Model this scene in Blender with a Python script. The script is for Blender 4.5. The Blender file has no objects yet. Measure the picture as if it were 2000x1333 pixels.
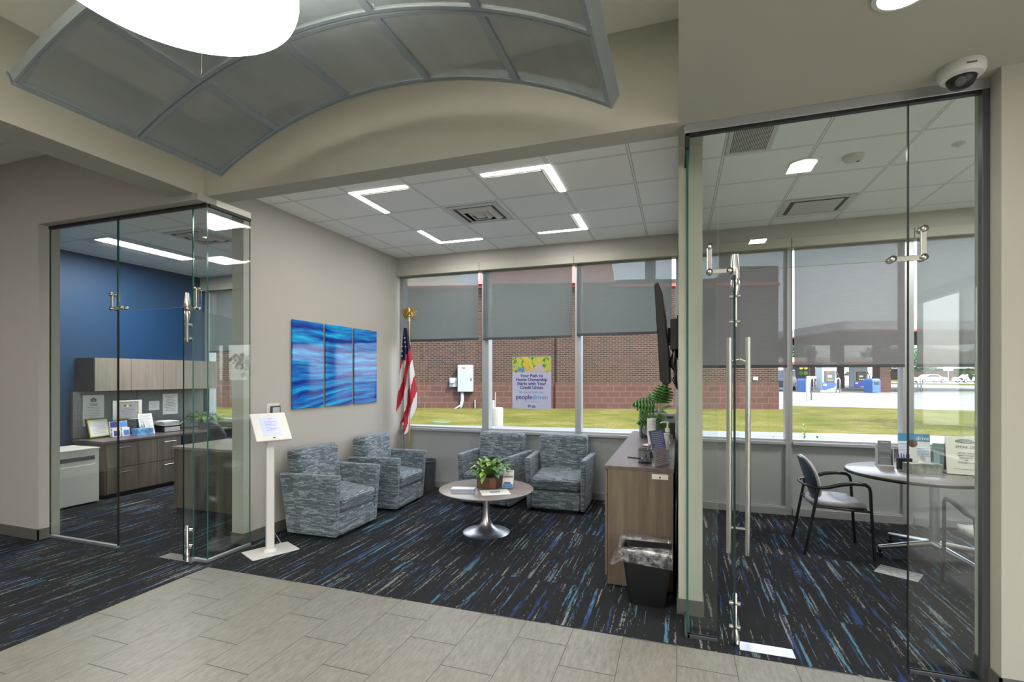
import bpy, math, random
from mathutils import Vector, Matrix, Euler, noise
random.seed(7)
PI = math.pi
R = math.radians
sc = bpy.context.scene
COL = sc.collection

# ------------------------------------------------------------------ camera, sky, sun, large lights
cd = bpy.data.cameras.new('camera')
cam = bpy.data.objects.new('camera', cd)
COL.objects.link(cam)
cam.location = (0, 0, 1.58)
cam.rotation_euler = (R(90), 0, math.atan2(325, 959))
cd.sensor_fit = 'HORIZONTAL'
cd.sensor_width = 36
cd.lens = 959 / 2000 * 36
cd.shift_y = 68.5 / 2000
cd.clip_start = 0.05
cd.clip_end = 600
sc.camera = cam

sc.view_settings.view_transform = 'Standard'
sc.view_settings.look = 'None'
sc.view_settings.exposure = 1.66
sc.view_settings.gamma = 1.0
sc.view_settings.use_curve_mapping = False

world = bpy.data.worlds.new('sky')
sc.world = world
world.use_nodes = True
wn = world.node_tree
wn.nodes.clear()
wo = wn.nodes.new('ShaderNodeOutputWorld')
wb = wn.nodes.new('ShaderNodeBackground')
sky = wn.nodes.new('ShaderNodeTexSky')
sky.sky_type = 'NISHITA'
sky.sun_disc = False
sky.sun_elevation = R(48)
sky.sun_rotation = R(115)
sky.air_density = 1.0
sky.dust_density = 3.0
hz = wn.nodes.new('ShaderNodeMixRGB')
hz.inputs[0].default_value = 0.45
hz.inputs[2].default_value = (7.5, 7.8, 8.2, 1)
wn.links.new(sky.outputs[0], hz.inputs[1])
wn.links.new(hz.outputs[0], wb.inputs[0])
wb.inputs[1].default_value = 0.29
wn.links.new(wb.outputs[0], wo.inputs[0])

def add_light(name, kind, loc, energy, size=None, sizey=None, rot=(0, 0, 0), color=(1, 1, 1), spread=None):
    l = bpy.data.lights.new(name, kind)
    l.energy = energy
    l.color = color
    if kind == 'AREA':
        l.shape = 'RECTANGLE' if sizey else 'SQUARE'
        l.size = size
        if sizey: l.size_y = sizey
        if spread: l.spread = spread
    o = bpy.data.objects.new(name, l)
    COL.objects.link(o)
    o.location = loc
    o.rotation_euler = rot
    return o

sun = add_light('sun', 'SUN', (20, -10, 30), 3.6, rot=(R(42), 0, R(62)), color=(1, .95, .86))
sun.data.angle = R(1.0)
# ceiling fixtures of the lobby behind the camera (downlights in the soffit, pendants, troffers)
for i, (x, y, z, e, s) in enumerate([
        (0.83, 2.33, 3.07, 2.6, .16), (0.83, 0.3, 3.07, 4, .16), (2.9, 0.3, 3.07, 3, .16),
        (-2.0, -2.6, 3.3, 24, .6), (1.8, -2.6, 3.07, 8, .25),
        (-6.2, 0.2, 3.66, 13, 1.1), (-6.2, -2.8, 3.66, 20, 1.1)]):
    add_light('ceiling_or_added_lamp', 'AREA', (x, y, z), e, size=s, color=(1, .97, .93))

# uplight of the drum pendant, plus an added one behind the camera, onto the high ceiling above the canopy
add_light('ceiling_or_added_lamp', 'AREA', (-1.5, 1.1, 2.96), 28, size=.55, rot=(PI, 0, 0), color=(1, .98, .93), spread=R(140))
add_light('ceiling_or_added_lamp', 'AREA', (-1.5, -2.4, 2.96), 26, size=.55, rot=(PI, 0, 0), color=(1, .98, .93), spread=R(150))

# ------------------------------------------------------------------ mesh helpers
class B:
    def __init__(s):
        s.v = []; s.f = []; s.m = []
    def add(s, vs, fs, mi=0, M=None):
        b = len(s.v)
        for p in vs:
            p = Vector(p)
            if M is not None: p = M @ p
            s.v.append(tuple(p))
        for f in fs:
            s.f.append([b + i for i in f]); s.m.append(mi)
        return s
    def hexa(s, p, mi=0, M=None):   # 8 points: bottom ring (4), top ring (4)
        return s.add(p, [(3, 2, 1, 0), (4, 5, 6, 7), (0, 1, 5, 4), (1, 2, 6, 5), (2, 3, 7, 6), (3, 0, 4, 7)], mi, M)
    def box(s, x0, x1, y0, y1, z0, z1, mi=0, M=None):
        return s.hexa([(x0, y0, z0), (x1, y0, z0), (x1, y1, z0), (x0, y1, z0), (x0, y0, z1), (x1, y0, z1), (x1, y1, z1), (x0, y1, z1)], mi, M)
    def cyl(s, p0, p1, r0, r1=None, n=16, mi=0, cap=True):
        p0 = Vector(p0); p1 = Vector(p1)
        if r1 is None: r1 = r0
        d = (p1 - p0).normalized()
        a = d.orthogonal().normalized(); b = d.cross(a)
        vs = []
        for p, r in ((p0, r0), (p1, r1)):
            for i in range(n):
                t = 2 * PI * i / n
                vs.append(p + a * (r * math.cos(t)) + b * (r * math.sin(t)))
        fs = [(i, (i + 1) % n, n + (i + 1) % n, n + i) for i in range(n)]
        if cap: fs += [tuple(range(n - 1, -1, -1)), tuple(range(n, 2 * n))]
        return s.add(vs, fs, mi)
    def lathe(s, prof, c=(0, 0, 0), n=32, mi=0, M=None):
        vs = []; fs = []
        for r, z in prof:
            for i in range(n):
                t = 2 * PI * i / n
                vs.append((c[0] + r * math.cos(t), c[1] + r * math.sin(t), c[2] + z))
        for k in range(len(prof) - 1):
            for i in range(n):
                j = (i + 1) % n
                fs.append((k * n + i, k * n + j, (k + 1) * n + j, (k + 1) * n + i))
        if prof[0][0] > 1e-5: fs.append(tuple(range(n - 1, -1, -1)))
        if prof[-1][0] > 1e-5: fs.append(tuple((len(prof) - 1) * n + i for i in range(n)))
        return s.add(vs, fs, mi, M)
    def tube(s, pts, r, n=8, mi=0, flat=None):
        pts = [Vector(p) for p in pts]
        L = len(pts)
        rs = r if isinstance(r, (list, tuple)) else [r] * L
        a = None; vs = []
        for i, p in enumerate(pts):
            d = (pts[min(i + 1, L - 1)] - pts[max(i - 1, 0)]).normalized()
            if a is None: a = d.orthogonal().normalized()
            a = (a - d * a.dot(d)).normalized()
            b = d.cross(a)
            for k in range(n):
                t = 2 * PI * k / n
                vs.append(p + a * (rs[i] * math.cos(t)) + b * (rs[i] * math.sin(t)))
        fs = []
        for i in range(L - 1):
            for k in range(n):
                j = (k + 1) % n
                fs.append((i * n + k, i * n + j, (i + 1) * n + j, (i + 1) * n + k))
        fs += [tuple(range(n - 1, -1, -1)), tuple((L - 1) * n + k for k in range(n))]
        return s.add(vs, fs, mi)
    def prism(s, poly, axis, a, b, mi=0, M=None):   # poly in the two other axes (in order x,y,z)
        n = len(poly); vs = []
        for w in (a, b):
            for (p, q) in poly:
                vs.append({'x': (w, p, q), 'y': (p, w, q), 'z': (p, q, w)}[axis])
        fs = [tuple(range(n - 1, -1, -1)), tuple(range(n, 2 * n))] + [(i, (i + 1) % n, n + (i + 1) % n, n + i) for i in range(n)]
        return s.add(vs, fs, mi, M)
    def grid(s, fn, nu, nv, mi=0, closed=False):
        vs = [fn(i / nu, j / nv) for j in range(nv + 1) for i in range(nu + 1)]
        fs = [(j * (nu + 1) + i, j * (nu + 1) + i + 1, (j + 1) * (nu + 1) + i + 1, (j + 1) * (nu + 1) + i) for j in range(nv) for i in range(nu)]
        return s.add(vs, fs, mi)
    def leaf(s, base, d, L, W, droop=.5, n=5, mi=0):
        d = Vector(d).normalized(); base = Vector(base)
        side = d.cross(Vector((0, 0, 1)))
        if side.length < .05: side = Vector((1, 0, 0))
        side.normalize()
        vs = []
        for i in range(n + 1):
            t = i / n
            c = base + d * (L * t) + Vector((0, 0, -droop * L * t * t))
            w = W * .5 * math.sin(PI * (t * .92 + .06)) ** .8
            up = Vector((0, 0, .25 * w))
            vs += [c - side * w + up, c, c + side * w + up]
        fs = []
        for i in range(n):
            fs += [(3 * i, 3 * i + 1, 3 * i + 4, 3 * i + 3), (3 * i + 1, 3 * i + 2, 3 * i + 5, 3 * i + 4)]
        return s.add(vs, fs, mi)
    def build(s, name, mats, parent=None, smooth=False, bevel=0, seg=2, solid=0):
        me = bpy.data.meshes.new(name)
        me.from_pydata(s.v, [], s.f)
        if not isinstance(mats, (list, tuple)): mats = [mats]
        for m in mats: me.materials.append(m)
        for p, mi in zip(me.polygons, s.m):
            p.material_index = mi
            p.use_smooth = bool(smooth)
        me.update()
        o = bpy.data.objects.new(name, me)
        COL.objects.link(o)
        if parent: o.parent = parent
        if solid:
            md = o.modifiers.new('solid', 'SOLIDIFY'); md.thickness = solid; md.offset = 0
        if bevel:
            md = o.modifiers.new('bevel', 'BEVEL'); md.width = bevel; md.segments = seg; md.limit_method = 'ANGLE'
            md.angle_limit = R(40)
        if smooth == 'auto' or (smooth and bevel):
            for p in me.polygons: p.use_smooth = True
            try:
                me.set_sharp_from_angle(angle=R(45))
            except Exception: pass
        return o

def T(name, label, cat, loc=(0, 0, 0), rz=0, group=None):
    o = bpy.data.objects.new(name, None)
    o.empty_display_size = .1
    COL.objects.link(o)
    o.location = loc; o.rotation_euler = (0, 0, rz)
    o['label'] = label; o['category'] = cat
    if group: o['group'] = group
    return o

def tag(o, label, cat, group=None, loc=None):
    o['label'] = label; o['category'] = cat
    if group: o['group'] = group
    return o

def S(name, b, mats, parent=None, **k):
    o = b.build(name, mats, parent, **k)
    if not parent: o['kind'] = 'structure'
    return o

def ST(name, loc=(0, 0, 0)):
    o = bpy.data.objects.new(name, None); COL.objects.link(o); o.location = loc
    o['kind'] = 'structure'
    return o

def copy_tree(o, parent=None):
    c = o.copy(); COL.objects.link(c)
    if parent is not None: c.parent = parent
    for ch in list(o.children): copy_tree(ch, c)
    return c

def TXT(name, body, mat, parent, M, size, align='CENTER', bold=0, sp=1.0, depth=.0006, label=None):
    cu = bpy.data.curves.new(name, 'FONT')
    cu.body = body; cu.size = size; cu.align_x = align; cu.align_y = 'CENTER'
    cu.offset = bold; cu.extrude = depth; cu.space_character = sp; cu.resolution_u = 3
    t = bpy.data.objects.new('tmp', cu)
    COL.objects.link(t)
    dg = bpy.context.evaluated_depsgraph_get()
    me = bpy.data.meshes.new_from_object(t.evaluated_get(dg))
    bpy.data.objects.remove(t)
    me.materials.clear(); me.materials.append(mat)
    me.transform(M)
    o = bpy.data.objects.new(name, me); COL.objects.link(o)
    if parent: o.parent = parent
    return o

# ------------------------------------------------------------------ materials
def nm(name):
    m = bpy.data.materials.new(name); m.use_nodes = True
    nt = m.node_tree
    return m, nt, nt.nodes['Principled BSDF']
def PB(name, col, rough=.5, metal=0, spec=.5, emit=None, es=0, var=0, vs=20, bump=0, bs=200, alpha=None, trans=0, coat=0):
    m, nt, p = nm(name)
    p.inputs['Base Color'].default_value = (*col, 1)
    p.inputs['Roughness'].default_value = rough
    p.inputs['Metallic'].default_value = metal
    p.inputs['Specular IOR Level'].default_value = spec
    p.inputs['Coat Weight'].default_value = coat
    if emit:
        p.inputs['Emission Color'].default_value = (*emit, 1); p.inputs['Emission Strength'].default_value = es
    if trans: p.inputs['Transmission Weight'].default_value = trans
    tc = nt.nodes.new('ShaderNodeTexCoord')
    if var:
        n = nt.nodes.new('ShaderNodeTexNoise'); n.inputs['Scale'].default_value = vs; n.inputs['Detail'].default_value = 4
        r = nt.nodes.new('ShaderNodeValToRGB')
        r.color_ramp.elements[0].color = (*[c * (1 - var) for c in col], 1)
        r.color_ramp.elements[1].color = (*[min(1, c * (1 + var)) for c in col], 1)
        r.color_ramp.elements[0].position = .3; r.color_ramp.elements[1].position = .7
        nt.links.new(tc.outputs['Object'], n.inputs['Vector']); nt.links.new(n.outputs[0], r.inputs[0])
        nt.links.new(r.outputs[0], p.inputs['Base Color'])
    if bump:
        n = nt.nodes.new('ShaderNodeTexNoise'); n.inputs['Scale'].default_value = bs
        bm = nt.nodes.new('ShaderNodeBump'); bm.inputs['Strength'].default_value = bump; bm.inputs['Distance'].default_value = .002
        nt.links.new(tc.outputs['Object'], n.inputs['Vector']); nt.links.new(n.outputs[0], bm.inputs['Height'])
        nt.links.new(bm.outputs[0], p.inputs['Normal'])
    return m

class N:  # tiny node builder
    def __init__(s, nt): s.nt = nt
    def math(s, op, a, b=None, c=None):
        n = s.nt.nodes.new('ShaderNodeMath'); n.operation = op
        for i, x in enumerate((a, b, c)):
            if x is None: continue
            if isinstance(x, (int, float)): n.inputs[i].default_value = x
            else: s.nt.links.new(x, n.inputs[i])
        return n.outputs[0]
    def xyz(s, v):
        n = s.nt.nodes.new('ShaderNodeSeparateXYZ'); s.nt.links.new(v, n.inputs[0]); return n.outputs
    def comb(s, x=0, y=0, z=0):
        n = s.nt.nodes.new('ShaderNodeCombineXYZ')
        for i, a in enumerate((x, y, z)):
            if isinstance(a, (int, float)): n.inputs[i].default_value = a
            else: s.nt.links.new(a, n.inputs[i])
        return n.outputs[0]
    def noise(s, v, scale=1, detail=2, rough=.5, out=0):
        n = s.nt.nodes.new('ShaderNodeTexNoise'); n.inputs['Scale'].default_value = scale
        n.inputs['Detail'].default_value = detail; n.inputs['Roughness'].default_value = rough
        s.nt.links.new(v, n.inputs['Vector']); return n.outputs[out]
    def white(s, v):
        n = s.nt.nodes.new('ShaderNodeTexWhiteNoise'); n.noise_dimensions = '3D'
        s.nt.links.new(v, n.inputs['Vector']); return n.outputs[0]
    def mix(s, f, a, b):
        n = s.nt.nodes.new('ShaderNodeMix'); n.data_type = 'RGBA'
        for i, x in ((0, f), (6, a), (7, b)):
            if isinstance(x, (int, float)): n.inputs[i].default_value = x
            elif isinstance(x, tuple): n.inputs[i].default_value = (*x, 1)
            else: s.nt.links.new(x, n.inputs[i])
        return n.outputs[2]
    def ramp(s, f, stops):
        n = s.nt.nodes.new('ShaderNodeValToRGB')
        e = n.color_ramp.elements
        while len(e) < len(stops): e.new(.5)
        for k, (p, c) in enumerate(stops): e[k].position = p; e[k].color = (*c, 1)
        s.nt.links.new(f, n.inputs[0]); return n.outputs[0]
    def obj(s):
        return s.nt.nodes.new('ShaderNodeTexCoord').outputs['Object']
    def pos(s):
        return s.nt.nodes.new('ShaderNodeNewGeometry').outputs['Position']
    def bump(s, h, st, dist=.003):
        n = s.nt.nodes.new('ShaderNodeBump'); n.inputs['Strength'].default_value = st; n.inputs['Distance'].default_value = dist
        s.nt.links.new(h, n.inputs['Height']); return n.outputs[0]

def mat_carpet():
    m, nt, p = nm('carpet'); n = N(nt)
    v = n.xyz(n.pos()); x, y = v[0], v[1]
    xs = n.math('MULTIPLY', n.math('FLOOR', n.math('MULTIPLY', x, 230)), 1 / 230)
    ys = n.math('MULTIPLY', n.math('FLOOR', n.math('MULTIPLY', y, 60)), 1 / 60)
    # carpet modules, 0.61 m wide, shift the pattern a little in each
    mod = n.white(n.comb(n.math('FLOOR', n.math('MULTIPLY', x, 1.64)), n.math('FLOOR', n.math('MULTIPLY', y, 1.64)), 0))
    def streak(seed, fx, fy, bx, by, th, wd):
        a = n.noise(n.comb(n.math('MULTIPLY', xs, fx), n.math('ADD', n.math('MULTIPLY', ys, fy), n.math('MULTIPLY', mod, 3.0)), seed), 1, 1)
        b = n.noise(n.comb(n.math('MULTIPLY', xs, bx), n.math('MULTIPLY', ys, by), seed + 5), 1, 1)
        t = n.math('SUBTRACT', n.math('ADD', a, n.math('MULTIPLY', b, .38)), th)
        return n.math('MINIMUM', n.math('MAXIMUM', n.math('MULTIPLY', t, wd), 0), 1)
    base = n.mix(n.noise(n.comb(n.math('MULTIPLY', xs, 30), n.math('MULTIPLY', ys, 5), 9), 1, 2), (.007, .0075, .009), (.020, .020, .022))
    sp = n.white(n.comb(n.math('FLOOR', n.math('MULTIPLY', x, 300)), n.math('FLOOR', n.math('MULTIPLY', y, 300)), 2))
    base = n.mix(n.math('MULTIPLY', sp, .45), base, (.030, .031, .034))
    c = n.mix(n.math('MULTIPLY', streak(1.3, 30, 1.0, 170, 8, .85, 16), .95), base, (.028, .052, .145))
    c = n.mix(n.math('MULTIPLY', streak(7.7, 36, 1.2, 190, 11, .85, 16), .95), c, (.080, .175, .25))
    c = n.mix(n.math('MULTIPLY', streak(13.1, 42, 1.4, 210, 28, .845, 14), .85), c, (.25, .245, .225))
    nt.links.new(c, p.inputs['Base Color'])
    p.inputs['Roughness'].default_value = .95
    p.inputs['Specular IOR Level'].default_value = .15
    nt.links.new(n.bump(sp, .4, .002), p.inputs['Normal'])
    return m

def mat_floor_tile():
    m, nt, p = nm('porcelain_tile'); n = N(nt)
    v = n.xyz(n.pos()); x, y = v[0], v[1]
    u = n.math('MULTIPLY', n.math('ADD', x, 3.675), 1 / .3055)
    cx_ = n.math('FLOOR', u); fu = n.math('SUBTRACT', u, cx_)
    md = n.math('SUBTRACT', cx_, n.math('MULTIPLY', n.math('FLOOR', n.math('MULTIPLY', cx_, 1 / 3)), 3))
    # column 0 joint at 2.82, column 1 at 2.63/2.02, column 2 at 2.42
    w = n.math('MULTIPLY', n.math('ADD', n.math('SUBTRACT', y, 2.82), n.math('MULTIPLY', md, .2033)), 1 / .61)
    cy_ = n.math('FLOOR', w); fw = n.math('SUBTRACT', w, cy_)
    du = n.math('MULTIPLY', n.math('MINIMUM', fu, n.math('SUBTRACT', 1, fu)), .3055)
    dw = n.math('MULTIPLY', n.math('MINIMUM', fw, n.math('SUBTRACT', 1, fw)), .61)
    d = n.math('MINIMUM', n.math('MULTIPLY', du, 1.6), dw)
    g = n.math('LESS_THAN', d, .0030)
    rnd = n.white(n.comb(cx_, cy_, 3))
    st = n.noise(n.comb(n.math('MULTIPLY', x, 55), n.math('MULTIPLY', y, 12), rnd), 1, 5, .7)
    bl = n.noise(n.comb(n.math('MULTIPLY', x, 3), n.math('MULTIPLY', y, 3), n.math('MULTIPLY', rnd, 9)), 1, 3)
    sp = n.noise(n.comb(n.math('MULTIPLY', x, 130), n.math('MULTIPLY', y, 70), rnd), 1, 2)
    c = n.ramp(st, [(.28, (.125, .117, .098)), (.55, (.205, .194, .168)), (.8, (.28, .267, .236))])
    c = n.mix(n.math('MULTIPLY', bl, .35), c, (.26, .247, .218))
    c = n.mix(n.math('MULTIPLY', n.math('GREATER_THAN', sp, .66), .5), c, (.12, .11, .09))
    c = n.mix(n.math('MULTIPLY', rnd, .15), c, (.17, .155, .13))
    c = n.mix(g, c, (.05, .045, .036))
    nt.links.new(c, p.inputs['Base Color'])
    p.inputs['Roughness'].default_value = .42
    p.inputs['Specular IOR Level'].default_value = .35
    nt.links.new(n.bump(n.math('SUBTRACT', st, n.math('MULTIPLY', g, 2)), .25, .002), p.inputs['Normal'])
    return m

def mat_ceiling(name, x0, dx, y0, dy, col=(.90, .91, .90)):
    m, nt, p = nm(name); n = N(nt)
    v = n.xyz(n.pos()); x, y = v[0], v[1]
    def dist(a, o, s):
        u = n.math('MULTIPLY', n.math('SUBTRACT', a, o), 1 / s)
        f = n.math('SUBTRACT', u, n.math('FLOOR', u))
        return n.math('MULTIPLY', n.math('MINIMUM', f, n.math('SUBTRACT', 1, f)), s)
    d = n.math('MINIMUM', dist(x, x0, dx), dist(y, y0, dy))
    tee = n.math('LESS_THAN', d, .007)
    rev = n.math('MULTIPLY', n.math('GREATER_THAN', d, .007), n.math('LESS_THAN', d, .0125))
    c = n.mix(n.noise(n.pos(), 180, 3), (col[0] * .94, col[1] * .94, col[2] * .94), col)
    c = n.mix(rev, c, (.42, .43, .43))
    c = n.mix(tee, c, (.80, .81, .80))
    nt.links.new(c, p.inputs['Base Color'])
    p.inputs['Roughness'].default_value = .9
    return m

def mat_wood(name, c0, c1, axis='z', rough=.45, sc_=(28, 28, 1.6)):
    m, nt, p = nm(name); n = N(nt)
    v = n.xyz(n.pos())
    f = {'z': (sc_[0], sc_[1], sc_[2]), 'y': (28, 1.6, 28), 'x': (1.6, 28, 28)}[axis]
    q = n.comb(n.math('MULTIPLY', v[0], f[0]), n.math('MULTIPLY', v[1], f[1]), n.math('MULTIPLY', v[2], f[2]))
    a = n.noise(q, .7, 5, .65)
    b = n.noise(q, 5, 3, .6)
    c = n.ramp(a, [(.3, c0), (.72, c1)])
    c = n.mix(n.math('MULTIPLY', b, .35), c, c0)
    nt.links.new(c, p.inputs['Base Color'])
    p.inputs['Roughness'].default_value = rough
    return m

def mat_upholstery():
    m, nt, p = nm('blue_grey_upholstery'); n = N(nt)
    tc = n.obj(); v = n.xyz(tc)
    no = n.xyz(nt.nodes.new('ShaderNodeNewGeometry').outputs['Normal'])
    top = n.math('GREATER_THAN', n.math('ABSOLUTE', no[2]), .72)
    side = n.math('GREATER_THAN', n.math('ABSOLUTE', n.xyz(nt.nodes.new('ShaderNodeTexCoord').outputs['Normal'])[0]), .6)
    ux = n.math('ADD', n.math('MULTIPLY', v[0], n.math('SUBTRACT', 1, side)), n.math('MULTIPLY', v[1], side))
    u = n.math('ADD', n.math('MULTIPLY', v[0], top), n.math('MULTIPLY', ux, n.math('SUBTRACT', 1, top)))
    w = n.math('ADD', n.math('MULTIPLY', v[1], top), n.math('MULTIPLY', v[2], n.math('SUBTRACT', 1, top)))
    wob = n.noise(tc, 28, 2)
    w2 = n.math('ADD', w, n.math('MULTIPLY', wob, .008))
    row = n.math('FLOOR', n.math('MULTIPLY', w2, 1 / .0135))
    fr = n.math('SUBTRACT', n.math('MULTIPLY', w2, 1 / .0135), row)
    ro = n.white(n.comb(row, 1, 1))
    uu = n.math('MULTIPLY', n.math('ADD', n.math('ADD', u, ro), n.math('MULTIPLY', n.noise(tc, 14, 1), .03)), n.math('ADD', 10, n.math('MULTIPLY', n.white(n.comb(row, 7, 2)), 9)))
    ce = n.math('FLOOR', uu); fc = n.math('SUBTRACT', uu, ce)
    r1 = n.white(n.comb(row, ce, 5))
    c = n.ramp(r1, [(0, (.065, .095, .12)), (.35, (.12, .155, .185)), (.7, (.20, .245, .28)), (1, (.31, .36, .395))])
    gap = n.math('MAXIMUM', n.math('LESS_THAN', fr, .20), n.math('LESS_THAN', fc, .05))
    thick = n.math('MULTIPLY', n.math('LESS_THAN', fr, .36), n.math('GREATER_THAN', n.white(n.comb(row, ce, 8)), .72))
    gap = n.math('MAXIMUM', gap, thick)
    c = n.mix(n.math('MULTIPLY', gap, .92), c, (.012, .017, .024))
    nt.links.new(c, p.inputs['Base Color'])
    p.inputs['Roughness'].default_value = .8
    p.inputs['Sheen Weight'].default_value = .25
    return m

def mat_glass(name='clear_glass', tint=(.93, .965, .95), refl=1.0):
    m = bpy.data.materials.new(name); m.use_nodes = True
    nt = m.node_tree; nt.nodes.clear()
    o = nt.nodes.new('ShaderNodeOutputMaterial')
    tr = nt.nodes.new('ShaderNodeBsdfTransparent'); tr.inputs[0].default_value = (*tint, 1)
    gl = nt.nodes.new('ShaderNodeBsdfGlossy'); gl.inputs['Roughness'].default_value = 0.0
    gl.inputs['Color'].default_value = (1, 1, 1, 1)
    lw = nt.nodes.new('ShaderNodeLayerWeight'); lw.inputs[0].default_value = .5
    pw = nt.nodes.new('ShaderNodeMath'); pw.operation = 'POWER'; pw.inputs[1].default_value = 5
    ma = nt.nodes.new('ShaderNodeMath'); ma.operation = 'MULTIPLY_ADD'; ma.inputs[1].default_value = .95; ma.inputs[2].default_value = .038
    nt.links.new(lw.outputs['Facing'], pw.inputs[0]); nt.links.new(pw.outputs[0], ma.inputs[0])
    mu = nt.nodes.new('ShaderNodeMath'); mu.operation = 'MULTIPLY'; mu.inputs[1].default_value = refl
    mx = nt.nodes.new('ShaderNodeMixShader')
    nt.links.new(ma.outputs[0], mu.inputs[0]); nt.links.new(mu.outputs[0], mx.inputs[0])
    nt.links.new(tr.outputs[0], mx.inputs[1]); nt.links.new(gl.outputs[0], mx.inputs[2])
    nt.links.new(mx.outputs[0], o.inputs[0])
    return m

def mat_mesh_fabric(name, col, open_, translucent=.25, rough=.9, weave=260):
    m = bpy.data.materials.new(name); m.use_nodes = True
    nt = m.node_tree; nt.nodes.clear(); n = N(nt)
    o = nt.nodes.new('ShaderNodeOutputMaterial')
    tr = nt.nodes.new('ShaderNodeBsdfTransparent')
    df = nt.nodes.new('ShaderNodeBsdfDiffuse')
    tl = nt.nodes.new('ShaderNodeBsdfTranslucent')
    v = n.xyz(n.pos())
    a = n.noise(n.comb(n.math('MULTIPLY', v[0], 6), 0, n.math('MULTIPLY', v[2], weave)), 1, 3, .7)
    c = n.mix(a, (col[0] * .78, col[1] * .78, col[2] * .78), (min(1, col[0] * 1.2), min(1, col[1] * 1.2), min(1, col[2] * 1.2)))
    nt.links.new(c, df.inputs[0]); nt.links.new(c, tl.inputs[0])
    m1 = nt.nodes.new('ShaderNodeMixShader'); m1.inputs[0].default_value = translucent
    nt.links.new(df.outputs[0], m1.inputs[1]); nt.links.new(tl.outputs[0], m1.inputs[2])
    m2 = nt.nodes.new('ShaderNodeMixShader'); m2.inputs[0].default_value = open_
    nt.links.new(m1.outputs[0], m2.inputs[1]); nt.links.new(tr.outputs[0], m2.inputs[2])
    nt.links.new(m2.outputs[0], o.inputs[0])
    return m

def mat_brick(name, c1, c2, mortar, bw, rh, ms, rot, rough=.9, bump=.5, var=.5):
    m, nt, p = nm(name); n = N(nt)
    b = nt.nodes.new('ShaderNodeTexBrick')
    v = n.xyz(n.obj())
    nt.links.new(n.comb(n.math('ADD', v[0], v[1]), v[2], 0), b.inputs['Vector'])
    b.inputs['Color1'].default_value = (*c1, 1); b.inputs['Color2'].default_value = (*c2, 1)
    b.inputs['Mortar'].default_value = (*mortar, 1)
    b.inputs['Scale'].default_value = 1; b.inputs['Brick Width'].default_value = bw; b.inputs['Row Height'].default_value = rh
    b.inputs['Mortar Size'].default_value = ms; b.inputs['Mortar Smooth'].default_value = .1; b.inputs['Bias'].default_value = 0
    q = n.noise(n.obj(), 25, 4, .7)
    c = n.mix(n.math('MULTIPLY', q, var), b.outputs[0], mortar)
    nt.links.new(c, p.inputs['Base Color'])
    p.inputs['Roughness'].default_value = rough
    p.inputs['Specular IOR Level'].default_value = .2
    return m

def mat_art():
    m, nt, p = nm('blue_wave_print'); n = N(nt)
    v = n.xyz(n.pos())
    w1 = n.noise(n.comb(0, n.math('MULTIPLY', v[1], 1.3), n.math('MULTIPLY', v[2], 1.6)), 1, 3)
    rise = n.math('MULTIPLY', n.math('MAXIMUM', n.math('SUBTRACT', 1.75, v[2]), 0), n.math('MULTIPLY', n.math('SUBTRACT', v[1], 4.1), -.42))
    z = n.math('ADD', n.math('ADD', v[2], n.math('MULTIPLY', w1, .16)), rise)
    a = n.noise(n.comb(3, n.math('MULTIPLY', v[1], .9), n.math('MULTIPLY', z, 13)), 1, 6, .62)
    b = n.noise(n.comb(8, n.math('MULTIPLY', v[1], 1.6), n.math('MULTIPLY', z, 44)), 1, 4, .7)
    s = n.math('ADD', n.math('MULTIPLY', a, .75), n.math('MULTIPLY', b, .28))
    c = n.ramp(s, [(.34, (.0, .006, .06)), (.44, (.0, .03, .26)), (.50, (.0, .10, .46)), (.56, (.0, .24, .62)), (.64, (.02, .46, .74)), (.74, (.35, .80, .90))])
    pur = n.noise(n.comb(1, n.math('MULTIPLY', v[1], 1.5), n.math('MULTIPLY', z, 7)), 1, 3)
    low = n.math('MULTIPLY', n.math('GREATER_THAN', pur, .58), n.math('LESS_THAN', v[2], 1.65))
    c = n.mix(n.math('MULTIPLY', low, .22), c, (.09, .10, .36))
    nt.links.new(c, p.inputs['Base Color'])
    p.inputs['Roughness'].default_value = .08
    return m

def mat_grass():
    m, nt, p = nm('lawn_grass'); n = N(nt)
    v = n.xyz(n.pos())
    a = n.noise(n.pos(), 1.1, 5, .6)
    b = n.noise(n.comb(n.math('MULTIPLY', v[0], 18), n.math('MULTIPLY', v[1], 5), 0), 1, 4, .8)
    c = n.ramp(a, [(.3, (.045, .058, .010)), (.5, (.095, .088, .022)), (.68, (.145, .124, .048))])
    sp = n.noise(n.comb(n.math('MULTIPLY', v[0], 30), n.math('MULTIPLY', v[1], 9), 4), 1, 3, .8)
    c = n.mix(n.math('MINIMUM', n.math('MAXIMUM', n.math('MULTIPLY', n.math('SUBTRACT', sp, .42), 4), 0), .75), c, (.035, .046, .008))
    nt.links.new(c, p.inputs['Base Color']); p.inputs['Roughness'].default_value = 1
    p.inputs['Specular IOR Level'].default_value = .05
    nt.links.new(n.bump(b, .8, .03), p.inputs['Normal'])
    return m

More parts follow.
